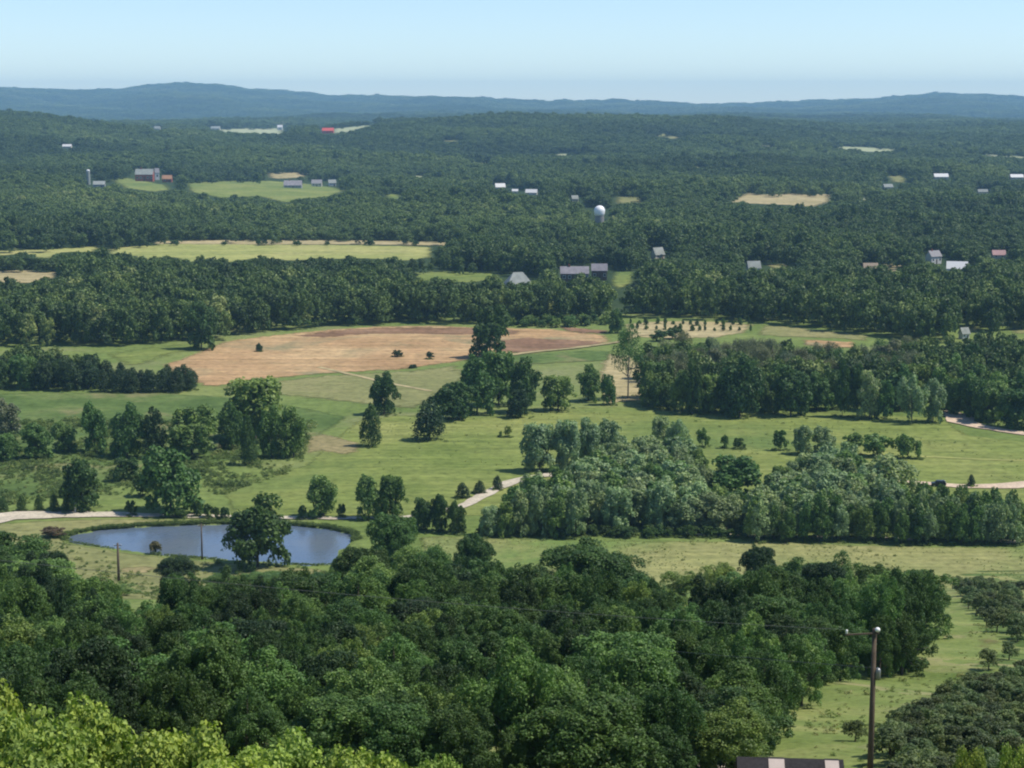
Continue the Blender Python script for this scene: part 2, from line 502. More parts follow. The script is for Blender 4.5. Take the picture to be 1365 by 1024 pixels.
field('bare_soil', [(740,434),(815,440),(822,446),(770,446),(740,440)], M_DARKSOIL, 3, False, 1.2)
field('grass_strip', [(120,472),(180,462),(260,455),(295,455),(285,464),(245,474),(205,488),(150,492)], M_LIME, 3, True, 1.2, soft=3.0)
field('hay_field', [(275,517),(330,510),(430,499),(540,493),(612,484),(640,500),(610,522),(560,549),(470,540),(380,530),(300,526)], M_OLIVE, 2, True, 1.2, soft=2.2)
field('dry_scrub', [(600,482),(640,476),(700,472),(780,466),(822,468),(820,482),(740,486),(660,488)], M_ROUGH, 3, False, 1.5)
field('straw_field', [(790,505),(800,470),(850,475),(880,500),(870,535),(800,540)], M_STUBBLE, 2, False, 2)
field('sapling_field', [(826,432),(880,427),(950,428),(1012,432),(1000,444),(960,452),(880,452),(830,450)], M_STUBBLE, 2, True, 1)
field('pasture', [(1012,432),(1060,436),(1168,447),(1160,456),(1100,452),(1040,450),(1000,447)], M_OLIVE, 2, True, 1)
field('bare_soil', [(1060,452),(1145,455),(1150,464),(1110,466),(1062,461)], M_SOIL, 3, True, 2)
field('yellow_field', [(150,333),(230,327),(330,328),(480,329),(565,331),(566,343),(535,348),(470,345),(420,346),(380,348),(340,345),(310,351),(285,346),(262,352),(235,344),(205,350),(185,342),(160,345)], M_YELLOW, 2, True, .8, 6)
field('straw_field', [(205,322),(280,320),(400,320.5),(520,321),(604,323),(600,328),(480,326.5),(330,326.5),(215,326)], M_STUBBLE, 2, True, .6, 6)
field('pasture', [(-60,336),(60,333),(118,329),(135,330),(118,340),(90,337),(60,346),(28,340),(-60,346)], M_YELLOW, 2, True, .8, 6)
field('straw_field', [(-60,364),(30,361),(80,364),(72,371),(40,377),(-60,378)], M_STUBBLE, 2, True, .8, 6)
field('pasture', [(143,240),(175,238),(225,247),(230,253),(200,256),(165,251)], M_LIME, 2, True, .6, 5)
field('pasture', [(250,246),(300,243),(360,243),(420,248),(462,254),(440,262),(400,265),(380,272),(345,262),(300,264),(256,257)], M_LIME, 2, True, .6, 5)
field('straw_field', [(355,231),(385,229),(412,232),(408,237),(375,239),(357,237)], M_STUBBLE, 2, True, .5, 5)
field('straw_field', [(985,262),(995,258),(1015,258),(1020,260),(1050,258),(1065,260),(1107,258),(1106,269),(1075,277),(1050,273),(1000,271),(970,270)], M_STUBBLE, 2, True, .6, 5)
field('pasture', [(818,264),(838,262),(860,265),(856,273),(838,272),(820,274)], M_OLIVE, 2, True, .5, 5)
field('pale_field', [(1108,195),(1150,196),(1195,199),(1190,204),(1150,202),(1112,199)], M_PALE, 2, True, .3, 5)
field('pale_field', [(1285,203),(1320,205),(1400,211),(1400,214),(1320,209)], M_PALE, 2, True, .3, 5)
field('pasture', [(1178,235),(1200,234),(1212,238),(1208,244),(1188,243)], M_OLIVE, 2, True, .4, 5)
field('pale_field', [(286,173),(330,171),(378,172),(380,179),(340,180),(300,177)], M_PALE, 2, True, .3, 5)
field('pale_field', [(440,172),(470,168),(496,164),(498,168),(470,175),(440,180)], M_PALE, 2, True, .3, 5)
field('lawn', [(545,364),(600,362),(662,364),(666,372),(620,377),(560,374)], M_LIME, 2, True, .8, 6)
field('lawn', [(815,362),(850,364),(845,378),(826,388),(812,378)], M_LIME, 2, True, .8, 6)
field('lawn', [(735,319),(752,318),(757,325),(740,326)], M_LIME, 2, True, .5, 5)
field('lawn', [(1275,436),(1312,434),(1312,444),(1282,446)], M_OLIVE, 2, True, .8, 6)
field('lawn', [(1338,437),(1400,436),(1400,446),(1344,446)], M_OLIVE, 2, True, .8, 6)
field('lawn', [(1020,353),(1052,352),(1058,360),(1030,363)], M_OLIVE, 2, True, .6, 6)
field('lawn', [(1178,353),(1206,352),(1210,361),(1184,363)], M_STUBBLE, 2, True, .6, 6)
field('pasture', [(505,258),(535,260),(544,266),(515,266)], M_LIME, 2, True, .5, 5)
for q, (a, b, w, h) in enumerate([(600,189,16,2),(745,207,26,2),(880,181,14,2.5),(895,184,18,2.5),(1020,195,14,2),(930,224,14,2),(20,333,10,3),(555,236,14,2.4),(640,218,16,2),(790,219,15,2),(1150,266,16,2.5)]):
    field('glade', [(a - w, b), (a - w * .3, b - h), (a + w * .6, b - h), (a + w, b), (a + w * .3, b + h)], [M_OLIVE, M_PALE, M_YELLOW][q % 3], 2, True, .3, 4)

CLEAR += [[(745,353),(812,353),(812,371),(745,371)], [(670,363),(712,363),(712,380),(670,380)], [(1279,438),(1293,438),(1293,448),(1279,448)]]
ribbon('gravel_road', [(-140,700),(-20,692),(40,687.5),(110,686),(200,688),(330,690),(480,692),(560,690),(618,676),(655,655),(690,640),(735,632),(780,632)], [17,14,10,7,4.6,3.6,3.4,3.6,4,4.5,6,5.5,4], M_GRAVEL, 5)
ribbon('gravel_road', [(1150,640),(1225,644),(1280,649),(1330,651),(1365,646),(1460,640)], [4.5,4.5,5,7,9,9], M_PINKDIRT, 5)
ribbon('dirt_road', [(1235,547),(1262,550),(1284,554),(1279,560),(1284,566),(1310,570),(1365,579),(1460,592)], [6,6,11,11,9,6,6,6], M_PINKDIRT, 5)
ribbon('farm_track', [(915,713),(1050,716),(1200,719.5),(1365,723.5),(1480,726)], 3.0, M_GRAVEL, 5)
ribbon('farm_track', [(655,478),(700,471),(760,465.5),(826,457),(850,447),(885,446)], 4.5, M_STUBBLE, 6)
ribbon('farm_track', [(425,490),(470,500),(520,512),(575,522)], 3.0, M_STUBBLE, 4)
ribbon('field_path', [(1228,609),(1260,610),(1300,613),(1480,616)], 3.0, M_YELLOW, 3)
ribbon('gravel_road', [(840,1034),(880,1022),(930,1019),(990,1019),(1060,1024)], 3.0, M_GRAVEL, 5)
field('hillside_grass', [(1000,1150),(1040,960),(1080,905),(1180,880),(1260,850),(1270,780),(1400,775),(1480,770),(1480,1150)], M_HILLSIDE, 1, False, 4)
field('dry_scrub', [(1296,842),(1322,838),(1345,856),(1330,876),(1300,872),(1290,860)], M_SCRUB, 3, False, 4, soft=4)
drape('orchard_ground', [(1262,768),(1300,760),(1480,755),(1480,1150),(1130,1150),(1165,980),(1215,930),(1300,880),(1340,860),(1290,830),(1270,800)], M_ROUGH, 1, 1.5)

# ------------------------------------------------------------------ foliage prototypes (unit height 1, unit width 1)
def unit(v): return v / (np.linalg.norm(v, axis=-1, keepdims=True) + 1e-9)

def cloud(rs, cen, rad, n, leaf, squash=1.0, nrand=.55, keep=.62, low=-.75, tone_lobe=.3, aspect=.7, fold=False):
    """n leaf faces spread over overlapping clumps: centres (k,3), radii (k,)"""
    cen = np.asarray(cen); rad = np.asarray(rad); k = len(cen)
    w = rad ** 2; idx = rs.choice(k, int(n * 1.6), p=w / w.sum())
    d = unit(rs.normal(size=(len(idx), 3)))
    d[:, 2] = np.where(d[:, 2] < low, -d[:, 2], d[:, 2])
    rr = rad[idx] * (1 - .32 * rs.rand(len(idx)) ** 1.6 + .10 * rs.normal(size=len(idx)))
    p = cen[idx] + d * rr[:, None] * np.array([1, 1, squash])
    ok = np.ones(len(p), bool)
    for j in range(k):                                   # leaves deep inside another clump are dropped
        dj = np.linalg.norm((p - cen[j]) / np.array([1, 1, squash]), axis=1) / rad[j]
        ok &= ~((dj < keep) & (idx != j))
    p, d, idx = p[ok][:n], d[ok][:n], idx[ok][:n]
    m = len(p)
    nr = unit(d + rs.normal(size=(m, 3)) * nrand + np.array([0, 0, .25]))
    t = unit(np.cross(nr, rs.normal(size=(m, 3)))); b = np.cross(nr, t)
    s = leaf * (.65 + .7 * rs.rand(m))[:, None]
    tone = np.clip(.5 + tone_lobe * (rs.rand(k)[idx] - .5) * 2 + .22 * rs.normal(size=m), 0, 1)
    if fold:
        a = p - t * s; c = p + t * s; q = nr * s * .28
        l = p + b * s * aspect + q - t * s * .15; r = p - b * s * aspect + q - t * s * .15
        v = np.stack([a, l, c, r], 1).reshape(-1, 3)
        i = np.arange(m)[:, None] * 4
        f = np.concatenate([i + np.array([[0, 2, 1]]), i + np.array([[0, 3, 2]])])
        return v, f, np.repeat(tone, 4)
    v = np.stack([p - t * s, p + b * s * aspect, p + t * s, p - b * s * aspect], 1).reshape(-1, 3)
    f = np.arange(m * 4).reshape(-1, 4)
    return v, f, np.repeat(tone, 4)

def sub_lobes(rs, cen, rad, per, frac, squash=1.0, low=-.5):
    C, R = [], []
    for c, r in zip(cen, rad):
        d = unit(rs.normal(size=(per, 3))); d[:, 2] = np.where(d[:, 2] < low, -d[:, 2], d[:, 2])
        C.append(c + d * r * .78 * np.array([1, 1, squash])); R.append(r * frac * rs.uniform(.75, 1.3, per))
    return np.concatenate(C), np.concatenate(R)

def broad_lobes(rs, n, z0=.16, rough=(.80, 1.06), skirt=0):
    d = unit(rs.normal(size=(n, 3))); d[:, 2] = np.where(d[:, 2] < -.55, -d[:, 2], d[:, 2])
    R = rs.uniform(.13, .22, n)
    zc = (1 + z0) / 2; ext = np.array([.5, .5, (1 - z0) / 2])
    e = rs.uniform(*rough, n)[:, None]
    c = d * (ext - R[:, None] * np.array([1, 1, .8])) * e
    c[:, :2] *= (1 + .55 * np.clip(-d[:, 2], 0, .6))[:, None]
    c[:, 2] += zc
    if skirt:                                            # low boughs all round, so that the crown comes down to the grass
        a = rs.uniform(0, 2 * PI) + np.arange(skirt) * 2 * PI / skirt + rs.uniform(-.3, .3, skirt); q = rs.uniform(.17, .33, skirt)
        c = np.concatenate([c, np.stack([np.cos(a) * q, np.sin(a) * q, rs.uniform(.13, .24, skirt)], 1)]); R = np.concatenate([R, rs.uniform(.11, .16, skirt)])
    core = np.array([[0, 0, zc], [.12, .05, zc - .12], [-.1, -.08, zc + .1]])
    return np.concatenate([c, core]), np.concatenate([R, [.27, .24, .24]])

def trunk_mb(rs, cen, z_top=.6, r=.022, limbs=7, lean=.02):
    mb = MB(); dx, dy = rs.uniform(-lean, lean, 2)
    mb.tube([(0, 0, -.03), (0, 0, .02), (dx, dy, z_top * .45), (dx * 2, dy * 2, z_top)], [r * 1.5, r * 1.05, r * .8, r * .35], 7)
    ids = rs.choice(len(cen), min(limbs, len(cen)), replace=False)
    for i in ids:
        c = cen[i]; z = rs.uniform(.18, .5) * z_top / .6; t = z / z_top
        a = np.array([dx * 2 * t, dy * 2 * t, z]); m_ = a * .45 + c * .55 + np.array([0, 0, -.05])
        mb.tube([a, m_, c], [r * .5, r * .3, r * .12], 5)
    return mb

PROTO = {}
ZB = dict(open_fine=.04, broad=.05, broad_fine=.02, willow=.06, shrub=.0, orchard=.06, bare=.2, leafy=.0, cedar=.04, narrow=.13)
def proto(kind, i, crown, trunk, bark=None):
    v, f, t = crown
    zt, zb = np.percentile(v[:, 2], 99.6), np.percentile(v[:, 2], .4)
    v[:, 2] = np.where(v[:, 2] > .4, .4 + (v[:, 2] - .4) * .6 / (zt - .4), v[:, 2])
    b_ = ZB[kind]
    v[:, 2] = np.where(v[:, 2] < .4, .4 + (v[:, 2] - .4) * min(1.25, (.4 - b_) / max(.05, .4 - zb)), v[:, 2])
    v[:, :2] *= .5 / np.percentile(np.hypot(v[:, 0], v[:, 1]), 98.5)
    PROTO.setdefault(kind, []).append((np_mesh('crown', v, f, LEAF, t), trunk.mesh('trunk', bark or BARK, True) if trunk else None))

for i in range(5):                                       # big broadleaf, fine leaves
    rs = np.random.RandomState(10 + i)
    c, r = broad_lobes(rs, 22 + i, .02, (.62, 1.14), 7)
    C, R = sub_lobes(rs, c, r * .9, 11, .36)
    proto('broad_fine', i, cloud(rs, C, R, 40000, .0108, .9, .6, .5, tone_lobe=.36), trunk_mb(rs, c))
for i in range(4):                                       # open, feathery broadleaf with limbs and gaps showing
    rs = np.random.RandomState(20 + i)
    c, r = broad_lobes(rs, 15 + i, .04, (.5, 1.22), 4)
    C, R = sub_lobes(rs, c, r * .85, 10, .34, 1.1)
    proto('open_fine', i, cloud(rs, C, R, 27000, .0112, 1.0, .8, .45, tone_lobe=.36, aspect=.55), trunk_mb(rs, c, .7, .022, 14))
for i in range(5):                                       # mid distance broadleaf
    rs = np.random.RandomState(30 + i)
    c, r = broad_lobes(rs, 15 + i, .03, (.7, 1.1), [7, 5, 8, 6, 7][i])
    C, R = sub_lobes(rs, c, r, 5, .52)
    proto('broad', i, cloud(rs, C, R, 6600, .030, 1, .6, .5), trunk_mb(rs, c))
for i in range(4):                                       # upright feathery trees of the grove
    rs = np.random.RandomState(50 + i)
    n = 15
    a = rs.uniform(0, 2 * PI, n); q = np.sqrt(rs.rand(n)) * .36
    c = np.stack([np.cos(a) * q, np.sin(a) * q, rs.uniform(.34, .80, n) - q * .45], 1); r = rs.uniform(.11, .17, n)
    C, R = sub_lobes(rs, c, r, 5, .5, 1.5)
    C[:, 2] = np.clip(C[:, 2] * 1.08 - .06, .06, .95)
    proto('willow', i, cloud(rs, C, R, 4200, .034, 1.7, .6, .5, aspect=.42), trunk_mb(rs, c, .55, .016))
for i in range(3):                                       # narrow row trees
    rs = np.random.RandomState(70 + i)
    n = 22; z = np.linspace(.10, .93, n); w = .42 * (1 - ((z - .3) / .75) ** 2).clip(.05, 1) + .02
    a = rs.uniform(0, 2 * PI, n)
    c = np.stack([np.cos(a) * w * .5, np.sin(a) * w * .5, z], 1); r = w * .55 + .03
    C, R = sub_lobes(rs, c, r, 4, .5, .9)
    C[:, 2] = np.clip(C[:, 2], .06, .99)
    proto('narrow', i, cloud(rs, C, R, 3600, .034, .8, .6, .5), trunk_mb(rs, c, .8, .02, 4))
for i in range(3):                                       # cedar: dense, pointed
    rs = np.random.RandomState(80 + i)
    n = 30; z = np.linspace(.08, .94, n); w = .44 * np.sin(np.clip((1.04 - z) * 1.75, 0, PI / 2)) ** .8
    a = rs.uniform(0, 2 * PI, n)
    c = np.stack([np.cos(a) * w * .55, np.sin(a) * w * .55, z], 1); r = w * .5 + .03
    proto('cedar', i, cloud(rs, c, r, 3200, .03, .9, .6, .5), trunk_mb(rs, c, .6, .02, 3))
for i in range(4):                                       # shrub, leaves to the ground
    rs = np.random.RandomState(90 + i)
    c, r = broad_lobes(rs, 10, -.05)
    c[:, 2] = np.clip(c[:, 2], .1, 1)
    C, R = sub_lobes(rs, c, r, 4, .5)
    C[:, 2] = np.clip(C[:, 2], .08, .97)
    proto('shrub', i, cloud(rs, C, R, 2400, .042, 1, .65, .5), trunk_mb(rs, c, .4, .025, 4))
for i in range(3):                                       # thin, half bare grey-brown trees
    rs = np.random.RandomState(110 + i)
    c, r = broad_lobes(rs, 16, .2)
    C, R = sub_lobes(rs, c, r, 5, .42)
    proto('bare', i, cloud(rs, C, R, 3300, .021, 1.2, .9, .3, aspect=.4), trunk_mb(rs, c, .8, .02, 16), GREY_BARK)
for i in range(3):                                       # near shrub with broad leaves
    rs = np.random.RandomState(130 + i)
    c, r = broad_lobes(rs, 18, 0.0)
    C, R = sub_lobes(rs, c, r, 9, .42)
    C[:, 2] = np.clip(C[:, 2], .03, .98)
    proto('leafy', i, cloud(rs, C, R, 26000, .0125, 1, .75, .5, tone_lobe=.42, aspect=.72, fold=True), trunk_mb(rs, c, .7, .02, 12))
for i in range(4):                                       # orchard bush
    rs = np.random.RandomState(150 + i)
    c, r = broad_lobes(rs, 11, .05)
    C, R = sub_lobes(rs, c, r, 6, .42)
    C[:, 2] = np.clip(C[:, 2], .12, .98)
    proto('orchard', i, cloud(rs, C, R, 3600, .031, 1, .7, .45, aspect=.5), trunk_mb(rs, c, .5, .03, 6))

# ------------------------------------------------------------------ planning the trees: every record is a dict
TREES = []
RS = np.random.RandomState(5)
def tone(col, v=.14):
    k = 1 + RS.uniform(-v, v); g = RS.uniform(-.08, .08)
    return (col[0] * k * (1 + g), col[1] * k, col[2] * k * (1 - g), 1)

DK, MD, LT, YL = (.055, .106, .029), (.084, .158, .042), (.138, .215, .058), (.20, .255, .065)
GG, GB, DC = (.215, .295, .142), (.15, .17, .098), (.036, .068, .026)

def rec(kind, x, y, w, h, col, name, label, cat, group, fixed=False, v=.14):
    z = float(height(x, y))
    TREES.append(dict(kind=kind, x=float(x), y=float(y), z=z, w=float(w), h=float(h), col=tone(col, v), name=name, label=label, cat=cat, group=group, fixed=fixed))

def stand(kind, x0, x1, top, base, col, name, label, cat='tree', group=None, v=.08):
    """one tree seen between picture columns x0..x1, rows top..base; its foot on the terrain at row base"""
    px = (x0 + x1) / 2
    x, y, z = at(px, base)
    _, _, zc = project(x, y, z)
    rec(kind, x, y, (x1 - x0) * zc / F * 1.06, (base - top) * zc / F / _cp * 1.02, col, name, label, cat, group, True, v)

def stand_at(kind, px, d, top, w_px, col, name, label, cat='tree', group=None, v=.06):
    """a tree whose foot is hidden: column px, distance d, crown top at row top"""
    y = d; x = (px - CX) / F * d * 1.03
    for _ in range(4):
        z = float(height(x, y)); _, _, zc = project(x, y, z); x = (px - CX) / F * zc
    lo, hi = 2.0, 40.0
    for _ in range(30):
        m = (lo + hi) / 2
        if project(x, y, z + m)[1] > top: lo = m
        else: hi = m
    rec(kind, x, y, w_px * zc / F, lo, col, name, label, cat, group, True, v)

def fill(kinds, base_poly, allow, hr, ratio, spacing, cols, name, label, cat, group, seed, dmin=60, dmax=1100, clear=False, ins=.46, colfn=None):
    rs = np.random.RandomState(seed)
    bx, by, _ = ground_hit([p[0] for p in base_poly], [np.clip(p[1], 150, 1400) for p in base_poly])
    gx, gy = np.meshgrid(np.arange(bx.min(), bx.max(), spacing), np.arange(max(by.min(), dmin), min(by.max(), dmax), spacing * .9))
    gx = gx + (np.arange(gx.shape[0]) % 2)[:, None] * spacing / 2
    gx = (gx + rs.uniform(-.33, .33, gx.shape) * spacing).ravel(); gy = (gy + rs.uniform(-.33, .33, gy.shape) * spacing).ravel()
    h = rs.uniform(*hr, gx.shape); w = h * rs.uniform(*ratio, gx.shape)
    z = height(gx, gy)
    px, py, zc = project(gx, gy, z)
    _, pt, _ = project(gx, gy, z + h)
    wp = w * F / zc
    ok = inside_poly(base_poly, px, py)
    for ang in np.arange(0, 360, 30):
        sx = px + np.cos(math.radians(ang)) * wp * ins; sy = (pt + py) / 2 + .04 * (py - pt) + np.sin(math.radians(ang)) * (py - pt) * ins
        if allow is not None: ok &= inside_poly(allow, sx, sy)
        if clear:
            for c in CLEAR: ok &= ~inside_poly(c, sx, sy)
    for i in np.nonzero(ok)[0]:
        c = colfn(px[i], py[i], rs) if colfn else cols[rs.randint(len(cols))]
        k = kinds(px[i], py[i], rs) if callable(kinds) else kinds[rs.randint(len(kinds))]
        rec(k, gx[i], gy[i], w[i], h[i], c, 'bare_tree' if k == 'bare' else name, label, cat, group, False, .2)

T = 'broadleaf_tree'
# --- trees standing on their own or told apart
stand('broad', 301,386,662,756,DK,T,'lone dark tree on the near bank, standing in front of the pond')
stand('broad', 628,679,410,477,DK,T,'tall dark tree standing alone at the right end of the brown ploughed field')
stand('broad', 809,831,413,444,MD,T,'small round tree between the ploughed field and the sapling field')
stand('broad', 247,290,405,466,DK,T,'big dark tree at the left tip of the ploughed field, in front of the wood')
stand('broad', 493,531,497,552,DK,T,'round dark tree standing alone in the olive field above the meadow')
stand('cedar', 480,509,540,595,DK,'cedar_tree','narrow dark tree on the meadow edge, just left of the dense round one')
stand('cedar', 551,594,531,587,DC,'cedar_tree','dense dark rounded cedar standing alone on the bright meadow')
stand('broad', 676,706,520,557,DC,T,'dark round tree at the foot of the grove, on the upper edge of the meadow')
stand('broad', 577,632,511,559,DK,T,'dark broad tree at the left end of the grove above the meadow')
stand('broad', 83,139,614,681,DK,T,'dark dome-shaped tree on the gravel road behind the white post')
stand('broad', 187,267,600,684,MD,T,'wide spreading tree on the roadside left of the pond')
stand('broad', 409,454,634,689,LT,T,'light round tree just behind the right part of the pond')
stand('broad', 473,510,636,692,LT,T,'pale loose tree by the road right of the pond, left of its twin')
stand('broad', 505,543,635,691,MD,T,'pale tree by the road right of the pond, right one of a pair')
stand('broad', 109,145,538,604,MD,T,'upright tree at the left end of the row on the rough pasture')
stand('broad', 147,193,541,610,MD,T,'mid green tree in the pasture row, second from its left end')
stand('narrow', 190,222,545,611,DC,T,'darkest narrow tree in the pasture row, beside the light round one')
stand('broad', 222,291,543,609,LT,T,'light green round tree in the middle of the pasture row')
stand('broad', 292,323,540,600,MD,T,'small dark tree on dry grass between the two widest pasture trees')
stand('broad', 296,384,506,585,LT,T,'largest tallest tree at the back of the pasture row')
stand('cedar', 320,343,555,620,DK,'cedar_tree','slim dark tree standing forward of the pasture row on its own shadow')
stand('broad', 343,380,543,610,MD,T,'green tree near the right end of the pasture row')
stand('broad', 372,411,543,610,LT,T,'light green tree at the very right end of the pasture row')
stand('broad', -12,28,532,578,GB,T,'dull brownish tree at the left edge above the pasture')
stand('broad', -10,25,580,615,MD,T,'low bushy tree at the left edge of the pasture')
stand('broad', 29,68,566,612,MD,T,'spreading tree on the rough pasture near the left edge')
stand('broad', 68,104,562,602,LT,T,'loose pale tree between the pasture row and the left edge')
stand('broad', 612,660,478,552,MD,T,'broad tree in the grove above the meadow, left of its middle')
stand('broad', 640,690,470,540,MD,T,'tallest tree in the middle of the grove above the meadow')
stand('broad', 680,722,478,550,DK,T,'dark tree in the grove above the meadow, right of its middle')
stand('broad', 722,766,502,547,LT,T,'pale tree at the right end of the grove above the meadow')
stand('broad', 768,800,488,535,MD,T,'loose tree beside the yellow gap in the tree line')
stand('broad', 800,822,500,540,MD,T,'small tree just left of the yellow gap in the tree line')
stand('bare', 815,859,436,532,MD,T,'tall thin tree with bare stem at the left end of the tree line')
stand('broad', 910,936,482,553,DK,T,'dark slim tree at the front of the tree line, alone at its foot')
stand('broad', 958,1014,478,556,DK,T,'broad dark tree at the front of the tree line on the meadow')
stand('broad', 1028,1080,490,555,DK,T,'dark tree in the tree line right of the broadest one')
stand('narrow', 1111,1134,483,556,DK,T,'dark upright tree in the tree line, left one of a close pair')
stand('narrow', 1130,1154,486,556,DK,T,'dark upright tree in the tree line, right one of a close pair')
stand('broad', 1142,1177,496,559,GG,T,'pale grey-green tree with a dark stem in the tree line')
stand('broad', 1165,1192,508,559,MD,T,'mid green tree between the two pale ones of the tree line')
stand('willow', 1195,1236,503,564,GG,T,'pale silvery tree at the right end of the tree line')
stand('broad', 1228,1259,507,563,GG,T,'grey-green tree next to the bend of the dirt road')
stand('broad', 1296,1340,510,563,MD,T,'big round tree beside the winding dirt road on the right')
stand('broad', 1324,1382,522,571,DK,T,'dark low tree at the right edge beside the dirt road')
stand('broad', 340,350,458,469,DC,'small_tree','tiny dark tree near the left end of the ploughed field','small tree')
for a in ((523,537,467,476),(567,579,469,479),(545,556,486,491)):
    stand('shrub', *a, DC, 'bush', {523:'dark bush in the ploughed field, left one of two side by side', 567:'dark bush in the ploughed field, right one of two side by side', 545:'lowest flattest bush at the lower edge of the ploughed field'}[a[0]], 'bush')
for a, l in (((607,626,644,664),'leftmost and lowest of three dark cedars on the meadow'), ((631,648,641,658),'middle one of three dark cedars on the meadow'), ((656,670,634,653),'rightmost highest of three dark cedars on the meadow'), ((1289,1300,633,649),'lone dark cedar beside the gravel road right of the black car')):
    stand('cedar', *a, DC, 'cedar_tree', l)
for i, (px, t_, b_, w) in enumerate([(4,662,682,14),(29,660,681,13),(52,660,681,13),(72,659,682,14),(88,662,682,12)]):
    stand('cedar', px - w / 2, px + w / 2, t_, b_, DK, 'cedar_tree', 'small dark cedar in the row along the left end of the gravel road', 'tree', 'cedars along the gravel road')
for i, (px, t_, b_, w) in enumerate([(175,668,688,16),(262,667,689,14),(278,672,690,13),(287,676,692,12),(300,676,692,14),(403,674,692,12),(455,672,690,12),(240,680,690,22)]):
    stand('shrub', px - w / 2, px + w / 2, t_, b_, DK, 'bush', 'small dark bush on the road verge behind the pond', 'bush', 'bushes on the road verge behind the pond')
stand('shrub', 199,217,722,738,(.12,.11,.05),'bush','yellowish bush growing from the edge of the pond water','bush')
stand('shrub', 148,186,610,641,DK,'bush','dark scrub bush on the pasture above the dome-shaped roadside tree','bush')
stand('shrub', 176,205,632,662,DK,'bush','dark bush touching the left side of the wide roadside tree','bush')
stand('shrub', 52,88,703,716,(.12,.085,.05),'bush','reddish brown bush left of the pond','bush')
for (a, b, t_, s_, c, l) in [(927,945,571,597,MD,'small upright bush alone in the meadow above the pale grove'),(960,971,580,598,MD,'thinnest of the bushes in the meadow above the grove'),(977,993,584,599,MD,'low round bush in the meadow above the grove'),(1030,1050,574,601,MD,'pointed bush left of the silvery tree clump in the meadow'),(1121,1154,577,604,LT,'left end bush of the olive bush row in the meadow'),(1150,1190,579,608,LT,'middle bush of the olive bush row in the meadow'),(1188,1219,579,611,LT,'large right bush of the olive bush row in the meadow'),(1216,1230,588,612,LT,'smallest bush at the right end of the olive bush row'),(672,682,568,583,YL,'tiny yellowish sapling alone on the bright meadow'),(664,671,575,583,MD,'low weed clump beside the tiny yellowish sapling')]:
    stand('shrub', a, b, t_, s_, c, 'bush', l, 'bush')
# dark small trees left of the grove
for (a, b, t_, s_, l) in [(549,580,664,708,'dark tree at the left end of the low roadside trees right of the pond'),(574,600,660,709,'dark tree in the middle of the low roadside trees right of the pond'),(596,622,668,711,'dark tree at the right end of the low roadside trees, by the grove')]:
    stand('broad', a, b, t_, s_, DK, T, l)
for i, (a, b, t_, s_) in enumerate([(638,668,676,714),(660,690,668,714),(684,712,655,714),(706,736,650,714),(728,758,655,715),(752,782,652,716),(700,730,640,690),(735,765,632,680),(768,800,640,700)]):
    stand('broad', a - 3, b + 3, t_, s_, [GG, LT, GG][i % 3], 'willow_tree', 'pale grey-green willow crowded among others in the grove', 'tree', 'pale upright trees massed in the grove')
for i, (a, b, t_) in enumerate([(226,238,320),(340,350,319),(390,402,321),(432,440,322),(486,500,319),(295,303,322),(548,560,321)]):
    stand('shrub', a, b, t_, 328, DK, 'bush', 'small dark bush in the hedge line across the yellow field', 'bush', 'bushes of the hedge line in the yellow field')
# --- grove of pale upright trees
W = 'willow_tree'
GV = 'pale upright trees massed in the grove'
for (a, b, t_, s_, l) in [(697,742,566,628,'dark willow at the upper left corner of the pale grove'),(735,772,563,628,'willow in the upper left clump of the grove, second from its left end'),(765,800,560,622,'willow at the top of the upper left clump of the grove'),(795,833,562,620,'right willow of the upper left clump of the grove'),(868,893,557,605,'left one of two willows standing out above the grove'),(890,918,560,608,'right one of two willows standing out above the grove'),(1059,1085,568,606,'silvery willow in the meadow clump above the grove, left one'),(1083,1112,570,604,'silvery willow in the meadow clump above the grove, right one'),(937,1014,608,672,'wide dark willow right of the gap in the middle of the grove'),(1150,1222,606,672,'wide willow at the right shoulder of the grove near the black car')]:
    stand('broad', a - 2, b + 2, t_, s_, GG if a < 900 or a > 1050 else MD, W, l)
GROVE = [(628,718),(640,680),(655,668),(690,662),(705,640),(740,634),(770,622),(800,590),(838,580),(900,578),(935,590),(942,625),(950,650),(1010,660),(1020,650),(1032,612),(1045,598),(1110,598),(1150,612),(1168,640),(1222,652),(1222,722),(900,722),(740,718)]
fill(['willow', 'broad', 'broad', 'shrub'], [(640,714),(700,668),(770,650),(830,632),(930,630),(960,660),(1020,668),(1100,636),(1222,664),(1222,714),(960,709),(800,707)], GROVE, (9, 13.5), (.75, 1.15), 6.2, [GG, GG, MD, LT], W, 'pale grey-green willow crowded among others in the grove', 'tree', GV, 21, ins=.34,
     colfn=lambda px, py, rs: (GG if rs.rand() < .72 else (MD if rs.rand() < .5 else LT)))
fill(['narrow'], [(1000,716),(1100,715),(1205,717),(1222,690),(1290,692),(1480,690),(1480,730),(1205,727),(1000,723)], [(990,730),(990,655),(1222,652),(1290,655),(1340,662),(1480,662),(1480,735)], (9.5, 12.5), (.42, .6), 3.7, [MD, GG, LT, GG, MD], 'poplar_tree', 'slim upright tree in the dense row behind the farm track', 'tree', 'slim trees in the row behind the farm track', 22, ins=.36)
fill(['shrub'], [(640,712),(760,716),(1000,719),(1000,714),(760,709),(650,706)], [(630,722),(640,700),(1005,706),(1005,724)], (2.2, 3.4), (1.2, 1.8), 2.7, [DK], 'bush', 'dark low bush along the front foot of the grove', 'bush', 'bushes along the foot of the grove', 23, ins=.15)

